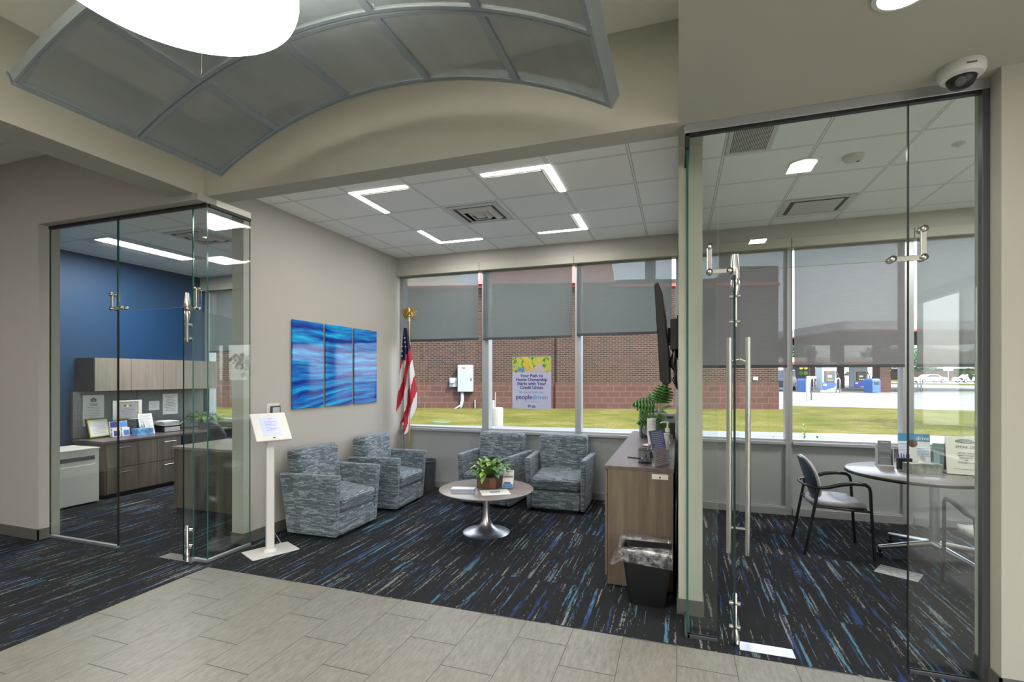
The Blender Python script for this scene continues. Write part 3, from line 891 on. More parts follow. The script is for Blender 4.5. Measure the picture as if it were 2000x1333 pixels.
t = T('troffer_light', 'long recessed fluorescent troffer glowing in the left office ceiling', 'ceiling light', (-6.63, 4.60, 3.249))
B().box(-.12, .12, -.56, .56, -.006, -.003).build('light_diffuser', M_['emit'], t)
B().box(-.30, -.12, -.60, .60, -.004, -.001).box(.12, .30, -.60, .60, -.004, -.001).box(-.12, .12, -.60, -.56, -.004, -.001).box(-.12, .12, .56, .60, -.004, -.001).build('reflector', M_['white'], t)
add_light('ceiling_or_added_lamp', 'AREA', (-6.63, 4.6, 3.22), 27, size=.4, sizey=1.1, color=(1, .98, .95))
add_light('ceiling_or_added_lamp', 'AREA', (2.6, 4.6, 3.27), 27, size=.6, color=(1, .97, .92))  # added area light right of the view, no fixture modelled
square_diffuser(-5.72, 4.1, .58, 3.249, 'square air diffuser in the left office ceiling beside the lit troffer')

# ================================================================== LOUNGE
def armchair_proto():
    t = T('armchair', '', 'armchair')
    u = M_['uph']
    b = B().box(-.283, .283, -.295, .27, .035, .245); b.build('seat_base', u, t, smooth='auto', bevel=.02, seg=3)
    b = B().hexa([(-.283, -.30, .25), (.283, -.30, .25), (.283, .22, .25), (-.283, .22, .25), (-.283, -.33, .40), (.283, -.33, .40), (.283, .22, .45), (-.283, .22, .45)])
    b.build('seat_cushion', u, t, smooth='auto', bevel=.045, seg=4)
    for s in (-1, 1):
        P = [(.288, -.285, .03), (.340, -.285, .03), (.345, .29, .03), (.288, .29, .03), (.292, -.325, .625), (.358, -.325, .625), (.388, .345, .62), (.318, .345, .62)]
        P = [(s * x, y, z) for x, y, z in P]
        if s < 0: P = [P[1], P[0], P[3], P[2], P[5], P[4], P[7], P[6]]
        B().hexa(P).build('arm', u, t, smooth='auto', bevel=.014, seg=3)
    b = B().hexa([(-.283, .10, .30), (.283, .10, .30), (.283, .30, .05), (-.283, .30, .05), (-.305, .17, .855), (.305, .17, .855), (.30, .36, .84), (-.30, .36, .84)])
    b.build('backrest', u, t, smooth='auto', bevel=.05, seg=4)
    B().box(-.25, .25, -.24, .24, 0, .035).build('plinth', M_['black'], t)
    return t
proto = armchair_proto()
GA = 'blue grey patterned lounge armchairs'
for k, (x, y, rz, lab) in enumerate([
        (-3.385, 4.235, 90, 'patterned blue grey armchair against the left wall beside the tablet stand'),
        (-3.39, 5.285, 92, 'patterned blue grey armchair against the left wall in front of the flag'),
        (-2.20, 5.80, -4, 'patterned blue grey armchair under the window, behind the planted coffee table'),
        (-1.355, 5.81, 2, 'patterned blue grey armchair under the window, nearest the walnut credenza')]):
    o = proto if k == 0 else copy_tree(proto)
    o.location = (x, y, 0); o.rotation_euler = (0, 0, R(rz)); o['label'] = lab; o['group'] = GA

# coffee table
t = T('coffee_table', 'low round coffee table with polished aluminium tulip pedestal', 'table', (-1.84, 4.62, 0))
B().lathe([(0, .412), (.30, .412), (.455, .428), (.475, .437), (.475, .443), (.470, .445), (0, .445)], n=72).build('tabletop', M_['tablew'], t, smooth='auto')
B().lathe([(.236, 0), (.238, .006), (.225, .014), (.17, .026), (.115, .045), (.075, .075), (.05, .115), (.036, .17), (.030, .25), (.029, .35), (.033, .40), (.07, .412)], n=56).build('pedestal', M_['silver'], t, smooth='auto')

# planter with dieffenbachia on the coffee table
def foliage(t, n, hh, spread, Lr, Wr, mats, zb, rnd=1, up=(.2, 1.2), droop=.5, cx=0, cy=0):
    rr = random.Random(rnd)
    b = B(); st = B()
    for i in range(n):
        a = rr.uniform(0, 2 * PI); q = rr.random() ** .6
        h = hh * (1 - .55 * q) * rr.uniform(.55, 1.0)
        px, py = cx + spread * q * math.cos(a), cy + spread * q * math.sin(a)
        base = (px, py, zb + h)
        st.tube([(cx + px * .15 - cx * .15, cy + (py - cy) * .15, zb), ((px + cx) / 2, (py + cy) / 2, zb + h * .65), base], [.004, .0035, .002], 5)
        d = (math.cos(a) * rr.uniform(.4, 1), math.sin(a) * rr.uniform(.4, 1), rr.uniform(*up))
        b.leaf(base, d, rr.uniform(*Lr), rr.uniform(*Wr), droop * rr.uniform(.4, 1.3), 6, rr.randrange(len(mats)))
    b.build('foliage', mats, t, smooth=True)
    st.build('stems', M_['stem'], t, smooth=True)
t = T('potted_plant', 'bushy green and cream leaved plant in a brown square box on the coffee table', 'plant', (-1.83, 4.70, .445))
pb = B().box(-.105, .105, -.105, .105, 0, .11)
pb.build('planter_box', M_['boxwood'], t, bevel=.003)
B().box(-.095, .095, -.095, .095, .105, .113).build('soil', M_['dkgrey'], t)
foliage(t, 75, .20, .15, (.10, .16), (.045, .065), [M_['leaf'], M_['leaf'], M_['leafL'], M_['leafD']], .10, 3, (-.1, 1.3), .55)

# stack of brochures, booklet and holder on the coffee table
for i in range(9):
    bm_ = ['paper', 'ink', 'sky_ink', 'paper', 'gold', 'navy', 'paper', 'ltink', 'paper'][i]
    rr = random.Random(i)
    M = Matrix.Rotation(R(15 + rr.uniform(-2, 2)), 4, 'Z')
    o = B().box(-.115, .115, -.05, .05, 0, .0038, 0, M).build('brochure', M_[['paper', 'ltink', 'gold', 'paper', 'ink', 'sky_ink', 'paper', 'navy', 'paper'][i]])
    o.location = (-2.0, 4.41, .445 + i * .004)
    lab = 'folded leaflet in the low stack on the coffee table, left of the plant box'
    if i == 8: lab = 'top leaflet of the low stack left of the plant box on the coffee table'
    tag(o, lab, 'brochure', 'leaflets stacked on the coffee table')
t = T('booklet', 'white booklet lying flat at the front edge of the coffee table', 'booklet', (-1.69, 4.47, .445), R(30))
B().box(-.14, .14, -.105, .105, 0, .006).build('pages', M_['paper'], t, bevel=.0015)
B().box(-.045, .05, -.02, .035, .006, .0066).build('cover_print', M_['ink'], t)
B().box(-.035, .04, -.01, .025, .0066, .0070).build('cover_picture', M_['ltink'], t)
t = T('leaflet_holder', 'clear tiered holder with small leaflets on the coffee table right of the plant', 'leaflet holder', (-1.635, 4.70, .445), R(8))
B().box(-.058, .058, -.045, .06, 0, .004).box(-.058, .058, .052, .056, .004, .12).box(-.058, -.055, -.045, .056, .004, .05).box(.055, .058, -.045, .056, .004, .05).box(-.058, .058, -.045, -.042, .004, .035).build('holder', M_['acrylic'], t)
def tilted(x, y, z, w, h, d, ang, mats, parent, name, stripes=()):
    M = Matrix.Translation((x, y, z)) @ Matrix.Rotation(R(-ang), 4, 'X')
    b = B().box(-w / 2, w / 2, 0, d, 0, h, 0, M)
    for (a0, a1, b0, b1, mi) in stripes: b.box(-w / 2 + a0 * w, -w / 2 + a1 * w, -.0008, 0, b0 * h, b1 * h, mi, M)
    return b.build(name, mats, parent)
tilted(0, -.03, .006, .105, .095, .012, 8, [M_['paper'], M_['sky_ink'], M_['ink']], t, 'leaflets', [(.05, .95, .05, .45, 1), (.15, .8, .45, .62, 2)])
tilted(0, .012, .006, .105, .135, .012, 6, [M_['paper'], M_['boxwood'], M_['ltink']], t, 'leaflets', [(.05, .95, .72, .8, 1), (.1, .9, .86, .9, 2)])
tilted(0, .035, .006, .105, .165, .010, 4, [M_['paper'], M_['ink']], t, 'leaflets', [(.1, .9, .9, .93, 1)])

# three art panels
for (y0, y1, lab) in [(4.14, 4.62, 'glossy blue wave art panel, the one nearest the tablet stand'), (4.655, 5.14, 'glossy blue wave art panel, middle of the three on the left wall'), (5.18, 5.66, 'glossy blue wave art panel, the one nearest the flag')]:
    t = T('wall_art', lab, 'wall art', (-3.86, (y0 + y1) / 2, 1.705), 0, 'blue wave art panels on the left wall')
    w = (y1 - y0) / 2
    B().box(.012, .024, -w, w, -.473, .473).build('print_panel', M_['art'], t, bevel=.002)
    B().box(0, .012, -w + .04, w - .04, -.42, .42).build('backing_frame', M_['dkgrey'], t)

# wall sign slot behind the kiosk
t = T('wall_sign_holder', 'small white square wall plate with dark card slot above the tablet stand', 'wall plate', (-3.86, 3.90, 1.22))
B().box(0, .012, -.085, .075, -.085, .085).build('wall_plate', M_['white'], t, bevel=.003)
B().box(.012, .030, -.045, .075, -.075, .060).build('card_slot', M_['dkgrey'], t, bevel=.004)
B().box(.030, .032, -.030, .06, -.06, .045).build('insert', M_['panel'], t)

# tablet kiosk
t = T('tablet_stand', 'white floor standing tablet kiosk on a flat base plate by the lounge wall', 'tablet stand', (-3.475, 3.49, 0))
B().box(-.20, .20, -.138, .138, 0, .010, 0, Matrix.Rotation(R(65), 4, 'Z')).build('base_plate', M_['white'], t, bevel=.003)
B().lathe([(.062, .010), (.058, .02), (.045, .03), (.04, .034)], (-.01, 0, 0), 24).build('post_collar', M_['white'], t, smooth='auto')
B().box(-.034, .034, -.02, .02, .03, 1.10, 0, Matrix.Translation((-.01, 0, 0)) @ Matrix.Rotation(R(62), 4, 'Z')).build('post', M_['white'], t, bevel=.008, seg=3)
MT = Matrix.Translation((.0, .0, 1.12)) @ Matrix.Rotation(R(62), 4, 'Z') @ Matrix.Rotation(R(-42), 4, 'X')
e = B().box(-.150, .150, -.012, .012, -.155, .155, 0, MT)
o = e.build('tablet_case', M_['white'], t, bevel=.008, seg=3)
sm = PB('lit_tablet_screen', (.2, .22, .45), .3, emit=(.30, .33, .68), es=.30)
B().box(-.085, .085, -.0135, -.012, -.10, .10, 0, MT).build('screen', sm, t)
ln = B()
for i, (a, b_) in enumerate([(-.02, .025), (-.012, .01), (-.05, .055), (-.05, .02), (-.05, .05), (-.05, .045), (-.05, .0), (-.03, .05), (-.05, .03)]):
    z = .085 - i * .016
    ln.box(a, b_, -.0140, -.0135, z - .0012, z + .0012, 0, MT)
ln.build('screen_lines', M_['navy'], t)
B().box(-.008, .008, -.0145, -.012, -.132, -.122, 0, MT).build('home_button', M_['black'], t)
B().box(-.004, .004, -.0145, -.012, .118, .122, 0, MT).build('camera_hole', M_['black'], t)
c = B(); c.tube([(-.03, .03, .05), (-.05, .09, .012), (-.08, .2, .006), (-.17, .26, .02), (-.30, .33, .06)], .003, 6)
c.build('power_cable', M_['white'], t, smooth=True)

# flag on its pole
t = T('flag_on_pole', 'United States flag hanging from a gilt pole in the lounge corner', 'flag', (-3.62, 6.14, 0))
B().cyl((0, 0, .02), (0, 0, 2.36), .014, None, 14).build('pole', M_['brass'], t, smooth='auto')
B().lathe([(.15, 0), (.15, .03), (.05, .06), (.02, .09), (.014, .1)], n=24).build('floor_base', M_['brass'], t, smooth='auto')
B().cyl((0, 0, 2.36), (0, 0, 2.42), .018, .012, 12).build('ferrule', M_['white'], t, smooth='auto')
e = B()
e.lathe([(.0, .0), (.02, .006), (.024, .02), (.014, .035), (.0, .036)], (0, 0, 2.42), 14)
e.tube([(0, 0, 2.46), (0, -.008, 2.49), (0, -.004, 2.53), (0, -.015, 2.555), (.012, -.02, 2.548)], [.018, .030, .024, .014, .003], 10)
for s in (-1, 1):
    for k in range(6):
        e.leaf((s * .015, 0, 2.535 - k * .004), (s * (1.0 - .10 * k), .05, .28 - .30 * k), .125 - .006 * k, .034, .5, 5)
e.build('eagle_finial', M_['gold'], t, smooth=True, solid=.004)
# draped cloth: u across the folds, v down
fl = B()
NU, NV = 60, 70
def fp(u, v):
    top = 2.26
    ln_ = 1.22 + .22 * math.sin(u * PI) * (1 if u < .55 else .2) + .06 * math.sin(u * 17)
    z = top - v * ln_ * (1 - .10 * (1 - v) * abs(u - .5))
    wid = (.035 + .21 * v ** .8) * (1 - .25 * max(0, v - .8) * 5 * (u > .6))
    x = -.045 + (u - .38) * wid * 1.3
    y = -.03 - (.02 + .045 * v) * math.sin(u * 5 * PI + 1.2 * v) - .015 * math.sin(u * 2.2)
    return (x, y, z)
vs = [fp(i / NU, j / NV) for j in range(NV + 1) for i in range(NU + 1)]
for j in range(NV):
    for i in range(NU):
        u, v = (i + .5) / NU, (j + .5) / NV
        s = u * 3.6 + v * 3.8 + .25 * math.sin(u * 9)
        if v < .36 - .10 * u: mi = 0
        else: mi = 1 if int(math.floor(s * 1.35)) % 2 == 0 else 2
        fl.f.append([j * (NU + 1) + i, j * (NU + 1) + i + 1, (j + 1) * (NU + 1) + i + 1, (j + 1) * (NU + 1) + i]); fl.m.append(mi)
fl.v = vs
o = fl.build('flag_cloth', [M_['fnavy'], M_['fred'], M_['fwhite']], t, smooth=True)
def star(cx, cy, cz, r):
    st = B(); b = 0
    for k in range(10):
        q = r if k % 2 == 0 else r * .4
        st.v.append((cx + q * math.sin(k * PI / 5), cy, cz + q * math.cos(k * PI / 5)))
    st.f.append([b + k for k in range(10)]); st.m.append(0)
    st.build('star', M_['fwhite'], o)
for u, zz in ((.30, [.2, .25, .30]), (.72, [.12, .17, .22])):
    for v in zz:
        p = fp(u, v); star(p[0], -.105 + 0 * p[1], p[2], .016)

t = T('waste_bin', 'small dark round wastebasket beside the armchair near the flag', 'waste bin', (-3.28, 6.02, 0))
B().lathe([(.10, 0), (.105, .004), (.128, .40), (.134, .405), (.134, .425), (.122, .43), (.118, .39), (.09, .02), (0, .015)], n=32).build('bin_body', M_['dkgrey'], t, smooth='auto')

# poster hanging in the middle window
t = T('poster', 'hanging mortgage poster with a garden picture in the middle window', 'poster', (-1.87, 6.335, 1.49))
B().box(-.27, .27, -.004, .002, -.35, .35).build('poster_sheet', PB('pale_lilac_card', (.50, .52, .70), .6), t)
def mat_garden():
    m, nt, p = nm('garden_picture'); n = N(nt)
    a = n.noise(n.obj(), 11, 4, .6, out=1); q = n.xyz(n.obj())
    b = n.noise(n.obj(), 20, 3, .6)
    c = n.ramp(b, [(.30, (.02, .10, .02)), (.42, (.15, .35, .03)), (.52, (.55, .60, .10)), (.60, (.70, .42, .05)), (.68, (.12, .22, .60)), (.8, (.8, .8, .75))])
    nt.links.new(c, p.inputs['Base Color']); p.inputs['Roughness'].default_value = .6
    return m
B().box(-.268, .268, -.0052, -.004, .14, .348).build('garden_photo', mat_garden(), t)
# path and boots in the picture, flat printed shapes
pm = PB('printed_path', (.52, .46, .45), .6); ym = PB('printed_yellow', (.80, .45, .02), .6); bl_ = PB('printed_blue', (.08, .25, .6), .6)
pp = B().prism([(-.10, .142), (.20, .142), (.16, .20), (.15, .255), (.09, .255), (.02, .19)], 'y', -.0060, -.0052); pp.build('printed_path', pm, t)
pp = B().prism([(-.12, .31), (-.05, .32), (-.04, .21), (-.0, .19), (-.01, .18), (-.07, .19), (-.085, .25)], 'y', -.0066, -.0060); pp.build('printed_boots', ym, t)
pp = B().prism([(-.21, .15), (-.17, .20), (-.13, .19), (-.10, .23), (-.09, .15)], 'y', -.0066, -.0060); pp.build('printed_gloves', bl_, t)
def FY(x, z, y): return Matrix.Translation((x, y, z)) @ Matrix.Rotation(R(90), 4, 'X')
for i, s_ in enumerate(['Your Path to', 'Home Ownership', 'Starts with Your', 'Credit Union']):
    TXT('headline', s_, M_['navy'], t, FY(0, .093 - i * .053, -.0045), .060, bold=.0016)
TXT('subheading', 'Mortgages made easy', M_['ltink'], t, FY(0, -.127, -.0045), .040, bold=.0006)
TXT('logo_text', 'people', M_['navy'], t, FY(.012, -.195, -.0045), .085, 'RIGHT', bold=.0012)
TXT('logo_text', 'driven', M_['sky_ink'], t, FY(.014, -.195, -.0045), .085, 'LEFT', bold=.0002)
TXT('small_print', 'CREDIT', M_['ltink'], t, FY(-.055, -.257, -.0045), .026, sp=1.5)
TXT('small_print', 'UNION', M_['ltink'], t, FY(.06, -.257, -.0045), .026, sp=1.5)
hb = B().prism([(-.055, -.315), (-.03, -.292), (-.005, -.315), (-.011, -.315), (-.011, -.332), (-.049, -.332), (-.049, -.315)], 'y', -.0052, -.004)
hb.build('house_mark', M_['navy'], t)
B().box(-.040, -.020, -.0056, -.0052, -.317, -.313).box(-.040, -.020, -.0056, -.0052, -.325, -.321).build('equal_sign', M_['paper'], t)
B().box(.002, .056, -.0052, -.004, -.333, -.307).build('badge', M_['navy'], t)
TXT('badge_text', 'NCUA', M_['paper'], t, FY(.029, -.320, -.0054), .022)

# walnut credenza under the television
t = T('credenza', 'walnut credenza with dark top standing against the partition wall', 'cabinet', (-.28, 3.74, 0))
B().box(-.225, .245, .02, 2.44, .06, .875).build('carcass', M_['wood'], t)
B().box(-.25, .25, 0, 2.46, .875, .905).build('worktop', M_['woodTop'], t, bevel=.003)
B().box(-.215, .235, .03, 2.42, 0, .06).build('toe_kick', M_['black'], t)
B().box(-.225, .245, .0, .02, .012, .875).build('end_panel', M_['wood'], t, bevel=.002)
for i in range(3):
    y0 = .008 + i * .81
    for zz, nm_ in ((.685, 'drawer'), (.075, 'door')):
        h_ = .18 if nm_ == 'drawer' else .60
        o = B().box(-.246, -.228, y0, y0 + .80, zz, zz + h_).build(nm_, M_['wood'], t, bevel=.002)
        zc = zz + h_ * (.5 if nm_ == 'drawer' else .93)
        B().tube([(-.246, y0 + .28, zc), (-.27, y0 + .30, zc), (-.27, y0 + .50, zc), (-.246, y0 + .52, zc)], .005, 8).build('handle', M_['steel'], o, smooth='auto')
o = B().box(.095, .21, -.003, 0, .825, .862).build('outlet_plate', M_['wmetal'], t)
B().cyl((.152, -.004, .838), (.152, -.003, .838), .007, None, 12).build('outlet_slot', M_['black'], o)
ZC = .905
# cables behind the credenza
c = B(); c.tube([(-.014, 4.2, .86), (-.014, 3.80, .75), (-.014, 3.728, .60), (-.018, 3.732, .45), (-.012, 3.728, .3), (-.018, 3.732, .15), (-.015, 3.78, .01)], .006, 8)
tag(c.build('power_cord', M_['black'], smooth=True), 'black cord dangling between credenza and partition wall', 'cord')

# bookshelf speaker
t = T('speaker', 'grey bookshelf speaker with two ringed drivers at the window end of the credenza', 'speaker', (-.315, 5.60, ZC), R(10))
B().box(-.085, .085, -.08, .10, 0, .30).build('speaker_cabinet', M_['dkgrey'], t, bevel=.006)
for z, r in ((.085, .052), (.215, .045)):
    o = B().lathe([(r, 0), (r, .006), (r - .008, .009), (r - .012, .004)], (0, 0, 0), 32, 0, Matrix.Translation((-.02, -.08, z)) @ Matrix.Rotation(R(90), 4, 'X')).build('driver_ring', M_['silver'], t, smooth='auto')
    B().lathe([(r - .01, .003), (r * .5, .0005), (0, .003)], (0, 0, 0), 28, 0, Matrix.Translation((-.02, -.08, z)) @ Matrix.Rotation(R(90), 4, 'X')).build('driver_cone', M_['black'], o, smooth=True)
t = T('receiver', 'small silver stereo receiver behind the paper cups', 'stereo', (-.13, 5.66, ZC), 0)
B().box(-.09, .10, -.09, .10, 0, .26).build('case', M_['dkgrey'], t, bevel=.004)
B().box(-.085, .095, -.092, -.09, .17, .255).build('faceplate', M_['panel'], t)
B().box(-.07, .08, -.094, -.092, .215, .24).build('display', M_['dkgrey'], t)

# monstera plant
t = T('potted_plant', 'dark split leaved monstera in a glass jar on the credenza', 'plant', (-.19, 5.20, ZC))
def monstera(b, base, d, L, tilt):
    L *= 1.0
    d = Vector(d).normalized(); side = d.cross(Vector((.1, -.8, .6))).normalized(); up = side.cross(d)
    pts = [(0, 0)]
    for k in range(1, 8):
        tt = k / 7.5
        w = .52 * math.sin(PI * min(1, tt * .88 + .12)) ** .7
        pts += [(tt - .055, w), (tt - .0, w * .93), (tt - .01, w * .38)]
    pts.append((1.08, 0))
    allp = [(a, w) for a, w in pts]; neg = [(a, -w) for a, w in pts[1:-1]]
    n0 = len(b.v)
    def P3(a, w):
        q = Vector(base) + d * (L * a) + side * (L * w) + up * (-L * .35 * a * a - L * .25 * abs(w))
        return tuple(q)
    for half in (allp, [allp[0]] + neg + [allp[-1]]):
        i0 = len(b.v)
        for a, w in half: b.v.append(P3(a, w))
        mids = []
        for a, w in half: mids.append(len(b.v)); b.v.append(P3(a, 0))
        for k in range(len(half) - 1):
            b.f.append([i0 + k, i0 + k + 1, mids[k + 1], mids[k]]); b.m.append(0)
mb_ = B(); sb = B()
for (dx, dy, dz, L, px, py, pz) in [(a_, b_, c_, d_ * 1.15, e_, f_, g_ + .07) for a_, b_, c_, d_, e_, f_, g_ in [(.2, -.5, .9, .18, .02, -.05, .33), (-.9, -.4, .25, .19, -.03, -.02, .30), (.3, -.8, .35, .13, .04, -.03, .29), (-.6, -.7, -.1, .16, -.04, -.04, .20), (.0, -.9, .0, .17, .0, -.04, .24), (-.3, .5, .8, .17, -.02, .03, .32), (.1, .7, .3, .15, .0, .03, .24), (-.9, .1, -.1, .17, -.04, 0, .17), (.3, -.9, -.35, .14, .02, -.05, .17)]]:
    monstera(mb_, (px, py, pz), (dx, dy, dz), L, 0)
    sb.tube([(0, 0, .05), (px * .6, py * .6, pz * .7), (px, py, pz)], .0035, 6)
mb_.build('foliage', M_['leafD'] if False else PB('monstera_leaf', (.05, .15, .025), .3, var=.5, vs=9), t, smooth=True)
sb.build('stems', M_['stem'], t, smooth=True)
B().lathe([(.045, 0), (.05, .01), (.05, .11), (.035, .13), (.035, .15)], n=24).build('jar', M_['acrylic'], t, smooth=True)

# paper cups: one stack of cups plus sleeve of lids
for i in range(16):
    z = ZC + .018 + i * .0105
    o = B().lathe([(.028, 0), (.0385, .085), (.041, .086), (.041, .090), (.038, .090), (.0275, .004), (0, .004)], n=24).build('paper_cup', M_['paper'], smooth='auto')
    o.location = (-.245, 4.90, z)
    tag(o, 'white paper cup nested in the tall stack on the credenza' if i < 15 else 'topmost white paper cup of the tall stack on the credenza', 'cup', 'nested paper cups on the credenza')
t = T('lid_tray', 'low pale tray with napkins under the tall cup stack', 'tray', (-.245, 4.90, ZC))
B().lathe([(.07, 0), (.085, .012), (.083, .014), (.06, .006), (0, .006)], n=24).build('dish', M_['white'], t, smooth='auto')
B().lathe([(.03, .006), (.03, .018), (0, .018)], n=18).build('cup_seat', M_['boxwood'], t)

# sugar / stirrer caddy
t = T('condiment_caddy', 'black caddy of white napkins and packets behind the pencil cup', 'caddy', (-.175, 4.28, ZC))
B().box(-.05, .05, -.08, .08, 0, .05).build('caddy_box', M_['black'], t, bevel=.004)
pk = B()
for i in range(7): pk.box(-.04, .035, -.07 + i * .02, -.058 + i * .02, .02, .13 - .004 * (i % 3), i % 2)
pk.build('packets', [M_['paper'], M_['ltink']], t)
for (x, y, h_, r, m, lab, nm_) in [(-.165, 4.62, .17, .028, 'wmetal', 'slim cream canister standing behind the purple sign', 'canister'), (-.105, 4.72, .15, .028, 'white', 'short white canister nearer the wall behind the purple sign', 'canister')]:
    t = T(nm_, lab, 'canister', (x, y, ZC))
    B().lathe([(r, 0), (r, h_ - .02), (r * .9, h_ - .015)], n=20).build('canister_body', M_[m], t, smooth='auto')
    B().lathe([(r * 1.03, h_ - .02), (r * 1.03, h_), (0, h_)], n=20).build('canister_lid', M_['white'], t, smooth='auto')

# pump bottle
t = T('pump_bottle', 'tall hand sanitizer bottle with white pump top behind the purple sign', 'bottle', (-.085, 4.22, ZC))
B().lathe([(.036, 0), (.038, .01), (.038, .17), (.030, .195), (.017, .21), (.015, .22)], n=24).build('bottle_body', M_['acrylic'], t, smooth='auto')
B().lathe([(.019, .215), (.019, .245), (.008, .25), (.006, .285), (.011, .287), (.011, .30), (0, .302)], n=18).tube([(.01, 0, .294), (-.04, -.015, .296), (-.055, -.02, .288)], .006, 8).build('pump', M_['white'], t, smooth='auto')
t = T('water_bottle', 'clear ribbed water bottle at the wall end of the credenza front', 'bottle', (-.028 - .03, 4.02, ZC))
B().lathe([(.028, 0), (.031, .008), (.029, .03), (.031, .045), (.029, .06), (.031, .075), (.029, .09), (.031, .11), (.031, .15), (.015, .185), (.013, .20), (.015, .205), (.015, .22), (0, .22)], n=24).build('bottle_body', M_['acrylic'], t, smooth=True)

# slanted acrylic sign
t = T('counter_sign', 'slanted counter sign with purple heading at the front of the credenza', 'sign', (-.115, 3.87, ZC), R(62))
MS = Matrix.Rotation(R(-12), 4, 'X')
B().box(-.105, .105, 0, .004, .002, .27, 0, MS).box(-.105, .105, -.01, .09, 0, .004).build('acrylic_stand', M_['acrylic'], t)
B().box(-.10, .10, -.0015, .0, .004, .268, 0, MS).build('sign_sheet', PB('grey_card', (.30, .29, .33), .4), t)
B().box(-.10, .10, -.0025, -.0015, .125, .268, 0, MS).build('purple_heading', PB('purple_print', (.10, .085, .28), .4), t)
ln = B()
rr = random.Random(5)
for i in range(9):
    z = .25 - i * .0145
    a = rr.uniform(.05, .085)
    ln.box(-a, a, -.0032, -.0025, z - .0035, z + .0035, 0, MS)
for i in range(8):
    z = .112 - i * .013
    a = rr.uniform(.06, .09)
    ln.box(-a, a, -.0022, -.0015, z - .002, z + .002, 1, MS)
ln.build('print_lines', [M_['ltink'], M_['ink']], t)

# pencil cup with pens
t = T('pencil_cup', 'black wire mesh pencil cup at the front corner of the credenza', 'pencil cup', (-.245, 3.94, ZC))
B().lathe([(.050, 0), (.050, .105)], n=32).build('mesh_wall', M_['mesh'], t, smooth=True)
rg = B()
for z in (.002, .105):
    rg.tube([(.051 * math.cos(2 * PI * i / 32), .051 * math.sin(2 * PI * i / 32), z) for i in range(33)], .002, 6)
rg.lathe([(.05, .001), (0, .001)], n=32)
rg.build('rims', M_['blackm'], t, smooth=True)
for k, (a, b_, lab) in enumerate([((-.03, -.02, .004), (.03, -.022, .125), 'grey pen leaning right in the mesh pencil cup'), ((.028, .008, .004), (-.03, .006, .122), 'grey pen leaning left in the mesh pencil cup'), ((.01, .03, .004), (.0, .032, .115), 'short grey pen at the back of the mesh pencil cup')]):
    p = T('pen', lab, 'pen', (-.245, 3.94, ZC), 0, 'pens in the mesh cup')
    B().cyl(a, b_, .005, None, 8).build('barrel', M_['ebox'], p, smooth='auto')
p = T('pen', 'black pen lying on the credenza left of the mesh cup', 'pen', (-.34, 4.13, ZC), R(-20))
B().cyl((-.06, 0, .006), (.06, 0, .006), .005, None, 8).build('barrel', M_['black'], p, smooth='auto')
B().cyl((.06, 0, .006), (.075, 0, .006), .004, .001, 8).build('tip', M_['steel'], p)

# television
t = T('television', 'flat black television on a wall bracket above the credenza, seen edge on', 'television', (0, 4.05, 1.93))
pr = [(-.178, .385), (-.150, .392), (-.118, .30), (-.100, .12), (-.092, .0), (-.075, -.12), (-.068, -.30), (-.062, -.41), (-.10, -.42), (-.135, -.39)]
B().prism([(x, z) for x, z in pr], 'y', 0, 1.05).build('housing', M_['black'], t, bevel=.006)
M = Matrix.Identity(4)
B().hexa([(-.139, .01, -.385), (-.136, .01, -.385), (-.136, 1.04, -.385), (-.139, 1.04, -.385), (-.1815, .01, .38), (-.1785, .01, .38), (-.1785, 1.04, .38), (-.1815, 1.04, .38)]).build('screen', PB('dark_screen', (.01, .01, .012), .08), t)
B().box(-.03, -.012, .30, .75, -.17, .13).box(-.085, -.03, .34, .42, -.07, .06).box(-.085, -.03, .62, .70, -.07, .06).box(-.06, -.004, .0, .10, -.14, .10).box(-.012, -.002, .2, .8, -.2, .15).build('wall_bracket', M_['blackm'], t, bevel=.004)
c = B()
for i in range(5):
    a = i * .018
    c.tube([(-.045 + a * .4, .05 + a, -.1), (-.04 - a * .5, .03 + a, -.25), (-.015, .02 + a, -.33), (-.045 + a * .5, .02, -.38 - a), (-.02, .03, -.43), (-.012 - a * .3, .05, -.30), (-.02, .07 + a, -.12)], .005, 6)
c.build('cable_bundle', M_['black'], t, smooth=True)

# trash can with liner
t = T('trash_can', 'black rectangular trash can with a clear plastic liner in front of the credenza', 'trash can', (-.205, 3.555, 0), 0)
def ring(hx, hy, z, r=.03, n=6):
    out = []
    for (sx, sy, a0) in ((1, 1, 0), (-1, 1, 90), (-1, -1, 180), (1, -1, 270)):
        for k in range(n + 1):
            a = R(a0 + 90 * k / n)
            out.append((sx * (hx - r) + r * math.cos(a), sy * (hy - r) + r * math.sin(a), z))
    return out
def loftr(b, rings, mi=0, capb=True):
    n = len(rings[0]); i0 = len(b.v)
    for rg_ in rings: b.v += rg_
    for k in range(len(rings) - 1):
        for i in range(n):
            j = (i + 1) % n
            b.f.append([i0 + k * n + i, i0 + k * n + j, i0 + (k + 1) * n + j, i0 + (k + 1) * n + i]); b.m.append(mi)
    if capb: b.f.append([i0 + i for i in range(n - 1, -1, -1)]); b.m.append(mi)
    return b
loftr(B(), [ring(.115, .075, 0), ring(.12, .08, .01), ring(.165, .115, .36), ring(.172, .122, .365), ring(.172, .122, .385), ring(.160, .110, .385), ring(.11, .07, .02)]).build('can_body', M_['black'], t, smooth='auto')
rr = random.Random(2)
